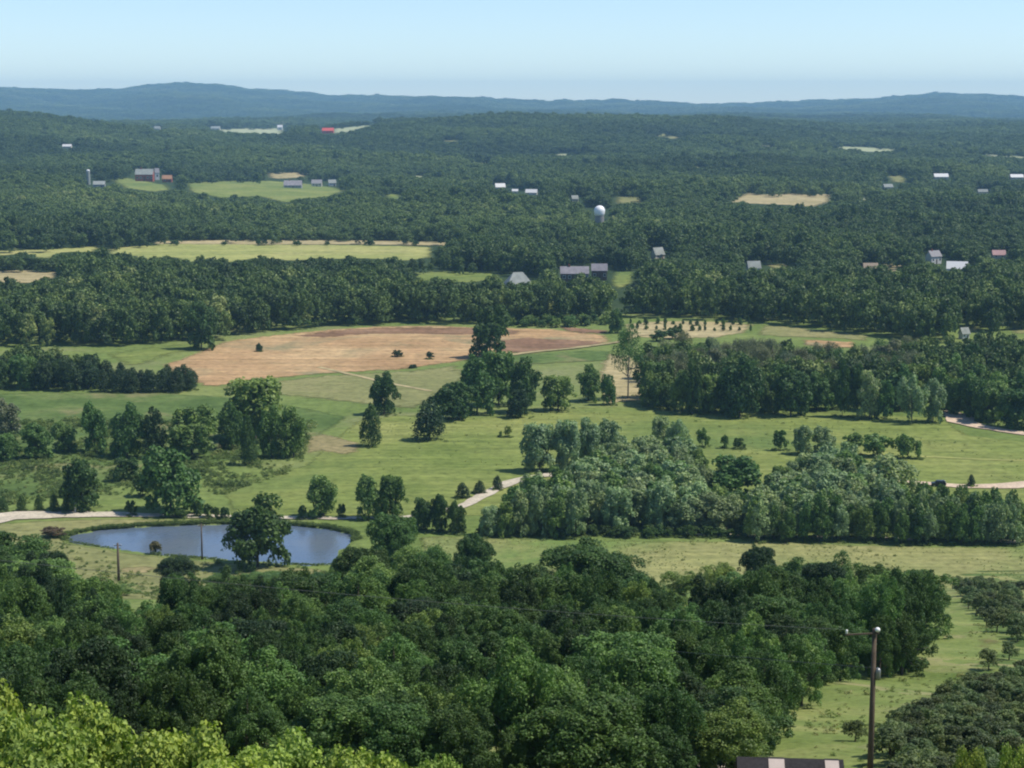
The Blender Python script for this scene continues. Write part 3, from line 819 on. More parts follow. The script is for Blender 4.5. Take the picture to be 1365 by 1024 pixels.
# --- tree line behind the meadow, with the grey half-bare trees, and the wood on the right
TL = [(852,560),(845,490),(856,452),(880,446),(1000,449),(1070,462),(1150,464),(1172,455),(1250,452),(1330,452),(1480,452),(1480,585),(1300,578),(1290,560),(1250,548),(1230,562),(1000,558)]
fill(lambda px, py, rs: 'bare' if (py < 536 and 860 < px < 1225 and rs.rand() < .6) else 'broad', [(850,550),(852,505),(900,490),(1150,500),(1240,480),(1480,478),(1480,572),(1330,565),(1296,556),(1240,546),(1000,553)], TL, (12, 18), (.6, .85), 8.0, None, T, 'tree in the wood behind the meadow', 'tree', None, 24, ins=.38,
     colfn=lambda px, py, rs: GB if (py < 536 and 860 < px < 1225 and rs.rand() < .8) else (MD if rs.rand() < .5 else (LT if rs.rand() < .3 else DK)))
# --- dark wood and pines on the left, above the pasture
fill(['broad'], [(-90,524),(-90,492),(60,490),(130,500),(135,524)], [(-90,530),(-90,465),(60,463),(125,474),(138,490),(140,530)], (11, 15), (.7, .95), 9, [DK, DC, MD], T, 'dark tree in the small wood at the left, above the pasture', 'tree', 'trees of the small dark wood at the left', 25, ins=.36)
fill(['cedar'], [(130,523),(130,510),(262,512),(268,526)], [(125,530),(125,485),(160,488),(262,490),(275,530)], (7.5, 10.5), (.75, .95), 6.2, [DC], 'pine_tree', 'dark pine in the low row below the ploughed field', 'tree', 'dark pines in the row below the ploughed field', 26, ins=.34)
# --- wood behind the ploughed field: nearest rows
WB = [(-90,470),(-90,400),(60,395),(1480,395),(1480,470),(1280,462),(1170,449),(1010,430),(900,425),(830,423),(760,432),(640,434),(560,431),(430,437),(330,447),(285,457),(230,456),(180,462),(120,472),(60,466)]
fill(['broad'], WB, None, (15, 22), (.6, .85), 10.5, None, T, 'tree in the wood behind the fields', 'tree', None, 27, 900, 1330, True, .38,
     colfn=lambda px, py, rs: [DK, DK, MD, DK, LT][rs.randint(5)])
fill(['shrub'], [(640,434),(740,438),(820,432),(820,426),(640,428)], [(630,440),(630,420),(830,418),(830,440)], (4, 6), (1, 1.5), 6.5, [MD, LT], 'bush', 'bush in the low hedge at the far edge of the ploughed field', 'bush', 'bushes at the far edge of the ploughed field', 28)
for i in range(30):
    a = 838 + (i % 15) * 11.3 + RS.uniform(-3, 3); w_ = RS.uniform(3.5, 7); f_ = 432.5 + (i // 15) * 7.5 + RS.uniform(-1, 1) + (a - 838) * .012
    stand('narrow', a, a + w_, f_ - RS.uniform(5, 11), f_, [DK, MD][i % 2], 'sapling', 'young tree in the planted rows of the straw coloured field', 'sapling', 'saplings planted in the straw field')
stand('shrub', 868,892,440,455,DK,'bush','dark bush on the track below the sapling field','bush')
stand('shrub', 888,912,437,452,DK,'bush','dark bush right of the other one below the sapling field','bush')

# --- front wood at the foot of the hill: trees one can tell apart
FW = 'trees of the front wood'
for (px, d, top, w, c, l) in [
    (782,285,727,160,DK,'widest dark oak-like tree at the top edge of the front wood, before the hay meadow'),
    (631,360,715,58,DK,'dark round-headed tree poking out of the front wood below the low roadside trees'),
    (524,385,688,70,MD,'tall mid green tree where the front wood meets the right end of the pond'),
    (560,330,728,110,LT,'broad lighter green tree of the front wood below the right end of the pond'),
    (487,350,735,80,LT,'light tree of the front wood right below the pond tree'),
    (455,395,745,40,MD,'small bushy tree at the right corner of the pond shore'),
    (1012,345,729,54,DC,'darkest small tree standing up among bright bushes at the top of the front wood'),
    (955,340,752,70,YL,'bright yellow-green tree left of the darkest small one at the top of the front wood'),
    (905,320,762,70,LT,'light green tree right of the widest oak-like tree in the front wood'),
    (1060,320,744,70,MD,'green tree right of the darkest small one in the front wood'),
    (1110,290,742,95,MD,'rounded green tree at the top edge of the front wood above the utility pole'),
    (1170,262,757,95,DK,'dark tree of the front wood just behind the top of the utility pole'),
    (1228,245,764,110,MD,'tree at the right end of the front wood beside the orchard'),
    (38,300,716,125,MD,'large tree at the left edge below the gravel road'),
    (-30,330,705,110,DK,'tree half outside the left edge below the gravel road'),
    (236,395,743,58,DC,'small dark round tree just below the left end of the pond'),
    (300,370,768,70,MD,'low tree of the front wood right of the small dark round one'),
    (360,360,766,80,MD,'low tree of the front wood straight below the pond tree'),
    (415,350,768,70,DK,'dark low tree of the front wood below the right part of the pond'),
    (690,300,768,80,MD,'tree of the front wood left of the widest oak-like one'),
    (150,350,782,75,LT,'pale low tree of the front wood below the left utility pole'),
    (845,255,770,95,DK,'dark tree in front of the right side of the widest oak-like one'),
    (1000,270,768,110,MD,'broad tree of the front wood below the darkest small one'),
    (1130,215,800,120,DK,'dark tree immediately left of the utility pole'),
    (1190,205,812,100,DK,'dark tree immediately right of the utility pole, casting shade on the grass path'),
    (120,200,800,100,MD,'tree of the front wood right of the dark column tree'),
    (20,220,785,110,DK,'dark tree of the front wood left of the dark column tree')]:
    stand_at('open_fine' if c in (LT, YL) or px in (1110, 150, 690, 20) else 'broad_fine', px, d, top, w, c, T, l)
stand_at('narrow', 84, 195, 792, 34, DC, 'cedar_tree', 'thin dark column-shaped tree in the left of the front wood')
FWA = [(-150,745),(0,722),(95,740),(105,775),(150,782),(200,778),(265,770),(400,770),(440,760),(470,735),(560,735),(650,745),(700,772),(730,760),(860,765),(890,785),(940,770),(1100,755),(1230,770),(1285,800),(1290,850),(1262,885),(1200,908),(1110,918),(1080,950),(1052,1000),(1045,1300),(-150,1300)]
NEAR_BASE = [(-150,740),(440,770),(560,745),(720,765),(880,770),(1100,770),(1285,830),(1265,885),(1195,903),(1110,922),(1075,965),(1048,1040),(1030,1380),(-150,1380)]
for hr_, sp_, sd_, d0, d1 in (((8.5, 12.5), 6.6, 41, 200, 430), ((5.5, 8.6), 4.8, 43, 100, 200)):
    fill(['broad_fine', 'open_fine', 'open_fine'], NEAR_BASE, FWA, hr_, (.58, 1.05), sp_, None, T, 'tree in the front wood', 'tree', None, sd_, d0, d1, ins=.46,
         colfn=lambda px, py, rs: [DK, MD, DK, DK, LT, MD, DC][rs.randint(7)])
fill(['broad_fine'], [(380,1500),(380,1000),(640,985),(1000,985),(1020,1060),(1000,1500)], [(300,1600),(300,940),(1000,930),(1052,985),(1040,1600)], (3.5, 6.5), (.9, 1.3), 4.2, None, T, 'tree in the front wood', 'tree', None, 42, 97, 170, ins=.36,
     colfn=lambda px, py, rs: [DK, MD, LT, DK][rs.randint(4)])
# --- orchard on the right slope
OC = (.118, .165, .068)
ORCH1 = [(1272,780),(1300,774),(1365,767),(1480,760),(1480,872),(1365,862),(1325,842),(1295,822)]
ORCH2 = [(1480,905),(1365,902),(1310,922),(1250,946),(1200,972),(1180,1005),(1195,1090),(1480,1150)]
for poly, sp, sd in ((ORCH1, 3.7, 51), (ORCH2, 2.35, 52)):
    fill(['orchard'], poly, None, (2.3, 3.3) if sd == 51 else (1.7, 2.5), (1.0, 1.35), sp, [OC, OC, (.085, .11, .05)], 'orchard_tree', 'grey-green orchard bush in the %s block of the orchard' % ('upper' if sd == 51 else 'lower'), 'fruit bush', 'orchard bushes of the %s block' % ('upper' if sd == 51 else 'lower'), sd, 60, 430)
for px, b_, w in ((1318, 893, 34), (1345, 880, 30), (1140, 988, 34)):
    stand('orchard', px - w / 2, px + w / 2, b_ - w * .8, b_, OC, 'orchard_tree', {1318:'single orchard bush on the grass path, left one', 1345:'single orchard bush at the right end of the grass path', 1140:'single orchard bush behind the utility pole foot'}[px], 'fruit bush')
# --- bright leafy shrubs right below the viewpoint
YG = (.22, .30, .062)
for (px, d, top, w, l) in [(-30,44,925,260,'bright yellow-green leafy shrub in the lower left corner, tallest of its row'),(110,47,949,240,'bright leafy shrub second from the left edge in the foreground'),(235,45,978,250,'bright leafy shrub in the middle of the foreground row'),(365,47,995,240,'bright leafy shrub right of the middle of the foreground row'),(490,45,1012,220,'bright leafy shrub near the right end of the foreground row'),(40,38,975,300,'bright leafy shrub at the bottom edge below the tallest one'),(330,38,1020,300,'bright leafy shrub at the bottom edge in the foreground'),(585,47,1016,150,'bright leafy shrub at the far right end of the foreground row')]:
    stand_at('leafy', px, d, top, w, YG, 'leafy_shrub', l, 'shrub', 'bright leafy shrubs in the foreground', .12)
for (px, d, top, w, l) in [(1290,62,1003,80,'bright leafy shrub at the bottom edge below the orchard, left one'),(1350,60,1000,90,'bright leafy shrub at the bottom right corner below the orchard')]:
    stand_at('leafy', px, d, top, w, (.20, .27, .06), 'leafy_shrub', l, 'shrub')
#TREES_END

# ------------------------------------------------------------------ buildings
def house(name, label, cat, x0, x1, top, base, wall, roof, rot=0.0, depth=.6, roof_h=.45, hip=False, windows=3, chimney=False, door=True, wing=None):
    """a house seen between columns x0..x1 and rows top..base; real size from the distance of its foot"""
    x, y, z = at((x0 + x1) / 2, base)
    _, _, zc = project(x, y, z)
    x0, x1, top = x0 + .08 * (x1 - x0), x1 - .08 * (x1 - x0), top + .1 * (base - top)
    L = (x1 - x0) * zc / F / (abs(math.cos(rot)) + abs(math.sin(rot)) * depth); H = (base - top) * zc / F; D = L * depth
    hw = H * (1 - roof_h)
    e = tag(empty(name, (x, y + D / 2, z), rot), label, cat)
    a, b = L / 2, D / 2
    w = MB().box(-a, a, -b, b, -1.5, hw)
    if not hip: w.prism([(-b, hw), (b, hw), (0, H * .97)], -a + .01, a - .01)
    if not hip:
        w.v[8:] = [(q[1], q[0], q[2]) for q in w.v[8:]]
    w.build('wall', wall, e)
    o = .45
    r = MB()
    if hip:
        i = min(b, a * .6)
        r.add([(-a-o,-b-o,hw),(a+o,-b-o,hw),(a+o,b+o,hw),(-a-o,b+o,hw),(-a+i,0,H),(a-i,0,H),(-a-o,-b-o,hw-.25),(a+o,-b-o,hw-.25),(a+o,b+o,hw-.25),(-a-o,b+o,hw-.25)],
              [(0,1,5,4),(1,2,5),(2,3,4,5),(3,0,4),(6,9,8,7),(0,6,7,1),(1,7,8,2),(2,8,9,3),(3,9,6,0)])
    else:
        k = (H - hw) / b
        for s in (-1, 1):
            r.add([(-a-o, s*(b+o), hw-k*o), (a+o, s*(b+o), hw-k*o), (a+o, 0, H), (-a-o, 0, H), (-a-o, s*(b+o), hw-k*o+.3), (a+o, s*(b+o), hw-k*o+.3), (a+o, 0, H+.3), (-a-o, 0, H+.3)],
                  [(0,1,2,3),(4,5,6,7),(0,1,5,4),(1,2,6,5),(2,3,7,6),(3,0,4,7)])
    ro = r.build('roof', roof, e)
    if chimney:
        MB().box(-a*.45, -a*.45+L*.06, -.5, .5, H*.75, H*1.15).build('chimney', M_BRICK, ro)
    for q in range(windows):
        wx = -a + L * (q + .5) / windows + (.0 if windows % 2 == 0 else .02 * L)
        s = min(L / windows * .28, hw * .22)
        if door and q == windows // 2:
            MB().box(wx - s * .7, wx + s * .7, -b - .06, -b + .02, 0, hw * .62).build('door', M_DOOR, e)
        else:
            f = MB().box(wx - s, wx + s, -b - .06, -b + .02, hw * .38, hw * .38 + s * 2.2).build('window', M_TRIM, e)
            MB().box(wx - s * .8, wx + s * .8, -b - .075, -b - .05, hw * .38 + s * .2, hw * .38 + s * 2).build('pane', M_PANE, f)
    return e

M_BRICK = plain('brick', (.30, .085, .06), .9, .1, .2, 2)
M_BROWNWALL = plain('brown_brick', (.13, .085, .07), .9, .1, .2, 2)
M_WHITE = plain('white_siding', (.58, .58, .56), .7, .2, .06, 1)
M_CREAM = plain('cream_siding', (.52, .48, .40), .8, .2, .08, 1)
M_GREYW = plain('grey_siding', (.28, .28, .28), .8, .2, .1, 1)
M_ROOFGREY = plain('grey_shingles', (.26, .25, .26), .9, .1, .15, 2)
M_ROOFPALE = plain('pale_grey_shingles', (.27, .29, .27), .9, .1, .2, .3)
M_ROOFLILAC = plain('lilac_grey_shingles', (.25, .235, .255), .85, .1, .2, .3)
M_ROOFWHITE = plain('white_metal_roof', (.62, .62, .61), .4, .4, .05, 1)
M_ROOFTAN = plain('tan_shingles', (.34, .27, .20), .9, .1, .15, 2)
M_ROOFRED = plain('red_metal_roof', (.55, .09, .07), .5, .3, .1, 1)
M_ROOFDARK = plain('dark_shingles', (.035, .033, .035), .9, .1, .3, 6)
M_CLAY = plain('clay_roof', (.40, .22, .13), .9, .1, .2, .5)
M_DOOR = plain('dark_door', (.08, .05, .04), .6)
M_TRIM = plain('white_trim', (.70, .70, .68), .6)
M_PANE = plain('window_glass', (.03, .04, .05), .08, .5, .1)
M_CONCRETE = plain('concrete', (.24, .23, .22), .9, .1, .15, .5)
M_DOME = plain('white_dome', (.80, .80, .80), .35, .4, .04, .5)

BOXES = []
def hs(*a, **k):
    house(*a, **k)
    BOXES.append((a[3], a[4], a[5], a[6]))

hs('farmhouse', 'large red brick farmhouse with grey roof on the upper left pasture', 'house', 178, 206, 224, 242, M_BRICK, M_ROOFPALE, 0, .5, .42, windows=5, chimney=True)
hs('farm_wing', 'white gabled building at the right side of the red brick farmhouse', 'house', 205, 213, 223, 240, M_WHITE, M_ROOFGREY, .3, .9, .35, windows=1, door=False)
hs('shed', 'low shed with an orange-tan roof right of the brick farmhouse', 'shed', 215, 230, 233, 243, M_BRICK, M_CLAY, 0, .5, .5, windows=2)
hs('church', 'pale green-grey building with a low roof at the left end of the upper left pasture', 'house', 122, 141, 241, 250, M_GREYW, M_ROOFPALE, .1, .6, .5, windows=2)
hs('grey_house', 'wide grey-roofed house at the right end of the upper left pasture', 'house', 376, 404, 240, 251, M_GREYW, M_ROOFLILAC, 0, .5, .6, windows=5, chimney=True)
hs('grey_house', 'small grey house between the wide grey-roofed one and the white one', 'house', 414, 430, 239, 249, M_CREAM, M_ROOFGREY, 0, .6, .5, windows=3)
hs('white_house', 'small white house at the right tip of the upper left pasture', 'house', 436, 449, 239, 248, M_WHITE, M_ROOFPALE, .2, .7, .5, windows=2)
hs('white_house', 'pale long house alone in the woods above the brick farmhouse', 'house', 82, 96, 192, 198, M_CREAM, M_ROOFWHITE, 0, .5, .5, windows=2)
hs('barn', 'far barn with a bright red roof near the blue hills', 'barn', 428, 446, 170, 178, M_ROOFRED, M_ROOFRED, 0, .5, .5, windows=2)
hs('white_house', 'far white house left of the red-roofed barn near the blue hills', 'house', 369, 377, 166, 174, M_WHITE, M_ROOFWHITE, 0, .7, .4, windows=1, door=False)
hs('white_house', 'far pale house left of the distant pale field', 'house', 280, 294, 168, 174, M_CREAM, M_ROOFPALE, 0, .5, .5, windows=2)
hs('white_house', 'far tiny pale house furthest to the left of the distant pale field', 'house', 205, 214, 168, 174, M_CREAM, M_ROOFPALE, 0, .6, .5, windows=1, door=False)
hs('barn', 'white-roofed barn in the woods left of the domed silo, leftmost and highest', 'barn', 658, 675, 244, 253, M_WHITE, M_ROOFWHITE, .25, .5, .55, windows=2)
hs('shed', 'tiny white shed between the two white-roofed barns in the woods', 'shed', 682, 691, 252, 257, M_WHITE, M_ROOFWHITE, 0, .6, .5, windows=1)
hs('barn', 'white-roofed barn right of the tiny white shed in the woods', 'barn', 699, 718, 252, 260, M_WHITE, M_ROOFWHITE, -.15, .5, .55, windows=2)
hs('white_house', 'pale house in the woods just left of the domed silo', 'house', 760, 772, 260, 270, M_CREAM, M_ROOFPALE, .3, .7, .45, windows=2)
hs('hip_roof_house', 'large house with a pale grey hipped roof behind the ploughed field', 'house', 668, 713, 361, 388, M_CREAM, M_ROOFPALE, .3, .6, .62, True, windows=4)
hs('brick_house', 'long brown brick house with lilac-grey roof in the middle of the woods', 'house', 744, 788, 354, 376, M_BROWNWALL, M_ROOFLILAC, 0, .4, .42, windows=5, chimney=True)
hs('brick_house', 'shorter brown brick house at the right end of the long one', 'house', 787, 811, 350, 374, M_BROWNWALL, M_ROOFLILAC, 0, .5, .36, windows=3)
hs('white_house', 'pale house with a sloping light roof in the woods right of the brick houses', 'house', 866, 888, 329, 346, M_CREAM, M_ROOFPALE, .6, .7, .55, windows=2)
hs('white_house', 'small white house beside a lawn left of the right-hand wood houses', 'house', 994, 1016, 347, 365, M_WHITE, M_ROOFPALE, .2, .6, .5, windows=2)
hs('white_house', 'tall white house in the trees behind the white-roofed barn on the right', 'house', 1233, 1258, 333, 352, M_WHITE, M_ROOFGREY, .5, .7, .4, windows=3, chimney=True)
hs('barn', 'low barn with a broad white roof in front of the tall white house', 'barn', 1260, 1295, 348, 364, M_WHITE, M_ROOFWHITE, -.25, .6, .6, windows=3)
hs('red_roof_house', 'house with a faded red roof near the right edge of the woods', 'house', 1322, 1342, 333, 345, M_CREAM, plain('faded_red_roof', (.42, .26, .25), .8), 0, .5, .5, windows=2)
hs('white_house', 'white house at the right edge of the woods above the grey lane', 'house', 1313, 1332, 368, 384, M_WHITE, M_ROOFPALE, .3, .6, .5, windows=2)
hs('tan_house', 'tan-roofed house by a dry lawn in the woods on the right', 'house', 1150, 1172, 350, 364, M_CREAM, M_ROOFTAN, 0, .5, .5, windows=3)
hs('barn', 'far white-roofed barn on the right, upper left one', 'barn', 1244, 1266, 231, 239, M_CREAM, M_ROOFWHITE, 0, .45, .55, windows=2)
hs('barn', 'far white-roofed barn at the right edge of the picture', 'barn', 1346, 1366, 232, 240, M_CREAM, M_ROOFWHITE, 0, .5, .5, windows=2)
hs('white_house', 'far low pale house below the two white-roofed barns on the right', 'house', 1303, 1318, 252, 259, M_CREAM, M_ROOFPALE, 0, .5, .5, windows=2)
hs('white_house', 'small pale house at the left of the far right barns, in a glade', 'house', 1176, 1192, 245, 253, M_CREAM, M_ROOFPALE, .2, .6, .5, windows=2)
hs('white_house', 'small white house on a lawn right of the tree line', 'house', 1278, 1294, 436, 452, M_WHITE, M_ROOFPALE, .4, .8, .45, windows=2)

# silo with a white dome
def silo():
    x, y, z = at(799, 313)
    _, _, zc = project(x, y, z)
    k = zc / F
    R = 7.0 * k; H = 39 * k
    e = tag(empty('domed_silo', (x, y, z)), 'grey silo topped by a bright white dome, standing out of the woods', 'silo')
    b = MB().lathe([(R*.86,-1),(R*.86,H-R*1.9)], 28)
    for q in range(9):
        zz = 2 + q * (H - R * 2.1) / 9
        b.lathe([(R*.89,zz),(R*.89,zz+.35)], 28)
    b.build('silo_body', M_CONCRETE, e, False)
    d = MB(); prof = [(R*.86,H-R*1.9),(R*1.0,H-R*1.6)]
    for q in range(12):
        t = -.3 + (PI/2 + .3) * q / 11
        prof.append((max(.05, R*1.05*math.cos(t)), H - R*1.05 + R*1.05*math.sin(t)))
    d.lathe(prof, 28).build('dome', M_DOME, e, True)
    lad = MB()
    for s in (-.25, .25): lad.box(s-.04, s+.04, -R*.86-.35, -R*.86-.25, 0, H-R*1.8)
    for q in range(40): lad.box(-.25,.25,-R*.86-.33,-R*.86-.27,q*(H-R*1.8)/40,q*(H-R*1.8)/40+.06)
    lad.build('ladder', M_CONCRETE, e)
    BOXES.append((789, 809, 271, 299))
silo()
def small_silo():
    x, y, z = at(118, 246); _, _, zc = project(x, y, z); k = zc / F
    e = tag(empty('farm_silo', (x, y, z)), 'slim pale grey silo left of the low pale green-grey building', 'silo')
    R, H = 2.6*k, 20*k
    b = MB().lathe([(R,-1),(R,H-R)], 20)
    for q in range(7): b.lathe([(R*1.03, 2+q*(H-R)/8),(R*1.03, 2.3+q*(H-R)/8)], 20)
    b.build('silo_body', M_ROOFPALE, e)
    MB().lathe([(R*1.05,H-R),(R*.9,H-R*.5),(R*.5,H-.1*R),(.05,H)],20).build('cap', M_ROOFWHITE, e, True)
    BOXES.append((115, 122, 226, 246))
small_silo()

# house roof right below the viewpoint, only its ridge in the picture
def near_shed():
    y = 88.0; x = (1034 - CX) / F * 97.0
    z = float(height(x, y))
    zt = None
    lo, hi = 0.5, 12.0
    for _ in range(30):
        m = (lo + hi) / 2
        if project(x, y, z + m)[1] > 1013: lo = m
        else: hi = m
    H = lo; L, D = 4.6, 4.6; hw = H - 1.35; a, b = L / 2, D / 2
    e = tag(empty('shed', (x, y, z), -.08), 'near building below the hill, only its dark roof with two pale panels in view', 'shed')
    w = MB().box(-a, a, -b, b, -1, hw); n = len(w.v); w.prism([(-b, hw), (b, hw), (0, H - .12)], -a + .01, a - .01)
    w.v[n:] = [(q[1], q[0], q[2]) for q in w.v[n:]]
    w.build('wall', M_BROWNWALL, e)
    o = .4; k = (H - hw) / b; r = MB()
    for s in (-1, 1):
        r.add([(-a-o, s*(b+o), hw-k*o), (a+o, s*(b+o), hw-k*o), (a+o, 0, H), (-a-o, 0, H), (-a-o, s*(b+o), hw-k*o+.1), (a+o, s*(b+o), hw-k*o+.1), (a+o, 0, H+.1), (-a-o, 0, H+.1)],
              [(0,1,2,3),(4,5,6,7),(0,1,5,4),(1,2,6,5),(2,3,7,6),(3,0,4,7)])
    r.build('roof', M_ROOFDARK, e)
    for xa, xb in ((-1.1, -.3), (1.75, 2.45)):
        p = MB()
        for s in (-1, 1):
            y0, y1 = s * .12, s * (b + o - .25)
            p.add([(xa, y0, H - k*.12 + .105), (xb, y0, H - k*.12 + .105), (xb, y1, H - k*abs(y1) + .105), (xa, y1, H - k*abs(y1) + .105),
                   (xa, y0, H - k*.12 + .15), (xb, y0, H - k*.12 + .15), (xb, y1, H - k*abs(y1) + .15), (xa, y1, H - k*abs(y1) + .15)],
                  [(0,1,2,3),(4,5,6,7),(0,1,5,4),(1,2,6,5),(2,3,7,6),(3,0,4,7)])
        p.build('roof_panel', M_PANEL, e)
    for wx in (-1.6, 1.6):
        f = MB().box(wx-.45, wx+.45, -b-.06, -b+.02, .8, 1.9).build('window', M_TRIM, e)
        MB().box(wx-.36, wx+.36, -b-.075, -b-.05, .9, 1.8).build('pane', M_PANE, f)
    MB().box(-.5, .5, -b-.06, -b+.02, 0, 2.0).build('door', M_DOOR, e)
M_PANEL = plain('translucent_panel', (.44, .37, .33), .5, .3, .08, 2)
near_shed()

# ------------------------------------------------------------------ vehicle on the gravel road
def car():
    x, y, z = at(1251, 648.5)
    e = tag(empty('parked_car', (x, y, z + .18), -.12), 'black car with a pale rear end on the gravel road right of the grove', 'car')
    paint = plain('black_paint', (.02, .02, .022), .25, .5, .1, 3); glass = M_PANE; rub = plain('rubber', (.02, .02, .02), .9)
    rimm = plain('rim_metal', (.5, .5, .5), .3, .5, .05, 3, .8); pale = plain('pale_tailgate', (.7, .68, .62), .4)
    prof = [(-2.3,.38),(2.25,.38),(2.32,.62),(2.28,1.0),(2.15,1.1),(1.95,1.7),(1.75,1.82),(-.35,1.82),(-.65,1.76),(-1.15,1.18),(-2.15,1.05),(-2.32,.8)]
    body = MB()
    n = len(prof)
    for yy, s in ((-.92,.94),(-.86,1.0),(.86,1.0),(.92,.94)):
        body.v += [(px*(.985 if s<1 else 1), yy*(1 if pz<1.2 else .88), .38+(pz-.38)*s) for px, pz in prof]
    for r in range(3):
        for i in range(n): body.f.append((r*n+i, (r+1)*n+i, (r+1)*n+(i+1)%n, r*n+(i+1)%n))
    body.f += [tuple(range(n)), tuple(range(4*n-1, 3*n-1, -1))]
    body.build('body', paint, e)
    for s in (-1, 1):
        for a, b in ((-.85,-.1),(.0,.8),(.9,1.65)):
            q = .3 if a < -.8 else 0
            yy = s*.905
            m = MB().add([(a,yy,1.15),(b,yy,1.15),(b,s*.835,1.62),(a+q,s*.835,1.62),(a,yy-s*.06,1.15),(b,yy-s*.06,1.15),(b,s*.78,1.62),(a+q,s*.78,1.62)],[(0,1,2,3),(4,7,6,5),(0,4,5,1),(1,5,6,2),(2,6,7,3),(3,7,4,0)])
            m.build('window', glass, e)
        for wx in (-1.45, 1.45):
            w = MB(); w.lathe([(.36,-.11),(.38,-.05),(.38,.05),(.36,.11)], 18)
            w.v = [(wx+p[0], s*.84+p[2], .2+p[1]) for p in w.v]
            wo_ = w.build('wheel', rub, e)
            h = MB(); h.lathe([(.22,-.125),(.22,.125)], 14); h.v = [(wx+p[0], s*.84+p[2], .2+p[1]) for p in h.v]
            h.build('rim', rimm, wo_)
        MB().box(-2.36,-2.26,s*.62-.2,s*.62+.2,.72,.9).build('headlight', M_TRIM, e)
        MB().box(2.25,2.34,s*.74-.1,s*.74+.1,.85,1.08).build('tail_light', M_ROOFRED, e)
    MB().add([(-1.12,-.78,1.2),(-1.12,.78,1.2),(-.66,.72,1.73),(-.66,-.72,1.73),(-1.16,-.78,1.22),(-1.16,.78,1.22),(-.70,.72,1.76),(-.70,-.72,1.76)],[(0,1,2,3),(4,7,6,5),(0,4,5,1),(1,5,6,2),(2,6,7,3),(3,7,4,0)]).build('windscreen', glass, e)
    MB().add([(2.17,-.76,1.12),(2.17,.76,1.12),(1.98,.70,1.68),(1.98,-.70,1.68),(2.25,-.76,1.14),(2.25,.76,1.14),(2.06,.70,1.7),(2.06,-.70,1.7)],[(0,1,2,3),(4,7,6,5),(0,4,5,1),(1,5,6,2),(2,6,7,3),(3,7,4,0)]).build('rear_window', pale, e)
    MB().box(2.28,2.36,-.6,.6,.45,1.08).build('tailgate', pale, e)
car()

# ------------------------------------------------------------------ white post, utility poles, power line
M_POLE = plain('weathered_wood', (.11, .085, .065), .95, .05, .25, 2)
M_METAL = plain('galvanised_metal', (.22, .23, .23), .4, .5, .1, 2, .6)
M_INS = plain('white_ceramic', (.80, .80, .78), .3, .5, .03)
def post():
    x, y, z = at(100.5, 684)
    e = tag(empty('marker_post', (x, y, z)), 'white post standing at the edge of the gravel road on the left', 'post')
    MB().box(-.22,.22,-.22,.22,-.2,3.0).build('post_shaft', M_WHITE, e)
    MB().box(-.34,.34,-.34,.34,3.0,3.16).build('cap', M_WHITE, e)
    MB().add([(-.3,-.3,3.16),(.3,-.3,3.16),(.3,.3,3.16),(-.3,.3,3.16),(0,0,3.5)],[(0,1,4),(1,2,4),(2,3,4),(3,0,4),(3,2,1,0)]).build('finial', M_WHITE, e)
    MB().box(-.36,.36,-.36,.36,-.1,.35).build('base', M_CONCRETE, e)
post()

def utility_pole(px, base, top, r, label, big=False, d=None):
    if d:
        y = d; x = (px - CX) / F * d * 1.05
        for _ in range(5):
            z = float(height(x, y)); _, _, zc = project(x, y, z); x = (px - CX) / F * zc
    else:
        x, y, z = at(px, base); _, _, zc = project(x, y, z)
    lo, hi = 1.0, 30.0
    for _ in range(30):
        m = (lo + hi) / 2
        if project(x, y, z + m)[1] > top: lo = m
        else: hi = m
    H = lo
    e = tag(empty('utility_pole', (x, y, z), .15), label, 'utility pole')
    MB().tube([(0,0,-.6),(0,0,H*.5),(0,0,H)], [r*1.25, r, r*.78], 12).build('pole', M_POLE, e, True)
    if big:
        c = MB().box(-1.75, .2, -.04-r, .04-r, H-.27, H-.19); c.build('crossarm', M_POLE, e)
        for q in (-1.65,):
            MB().lathe([(.03,H-.18),(.07,H-.12),(.05,H-.04),(.07,H+.02),(.02,H+.06)],10,q,-r).build('insulator', M_INS, e, True)
        MB().lathe([(.09,H-.12),(.14,H-.06),(.14,H+.04),(.07,H+.11)],12,.10,-.20).build('lamp_head', M_INS, e, True)
        t = MB().lathe([(.10,H-2.9),(.16,H-2.8),(.16,H-2.35),(.10,H-2.25)],12,.24,-.08); t.build('junction_box', M_METAL, e, True)
    else:
        MB().box(-1.0,1.0,-.05,.05,H-.7,H-.55).build('crossarm', M_POLE, e)
        for q in (-.85, .85):
            MB().lathe([(.05,H-.55),(.08,H-.45),(.03,H-.35)],8,q,0).build('insulator', M_INS, e, True)
    return Vector((x, y, z)), H
pb, hb = utility_pole(1158.5, 0, 838, .155, 'tall dark utility pole with a short arm in front of the grass path', True, 96.0)
pl, hl = utility_pole(158.5, 776, 724, .30, 'thin utility pole on the bank below the left end of the pond')
p2, h2 = utility_pole(269.5, 746, 698, .20, 'faint thin utility pole standing before the middle of the pond')
p3, h3 = utility_pole(1012.0, 723, 690, .17, 'faint thin utility pole before the grove above the hay meadow')
M_WIRE = plain('wire', (.07, .075, .07), .5, .4, .05)
def wire(a, b, sag, r, label):
    pts = []
    for i in range(41):
        t = i / 40; p = a.lerp(b, t); p.z -= sag * 4 * t * (1 - t); pts.append(p)
    o = MB().tube(pts, [r] * 41, 5).build('power_line', M_WIRE)
    tag(o, label, 'power line')
wire(Vector((pb.x - .1, pb.y + .2, pb.z + hb - 2.3)), Vector((pl.x, pl.y, pl.z + hl - .4)), 4.2, .016, 'thin wire sagging from the tall utility pole across the front wood to the pond bank')
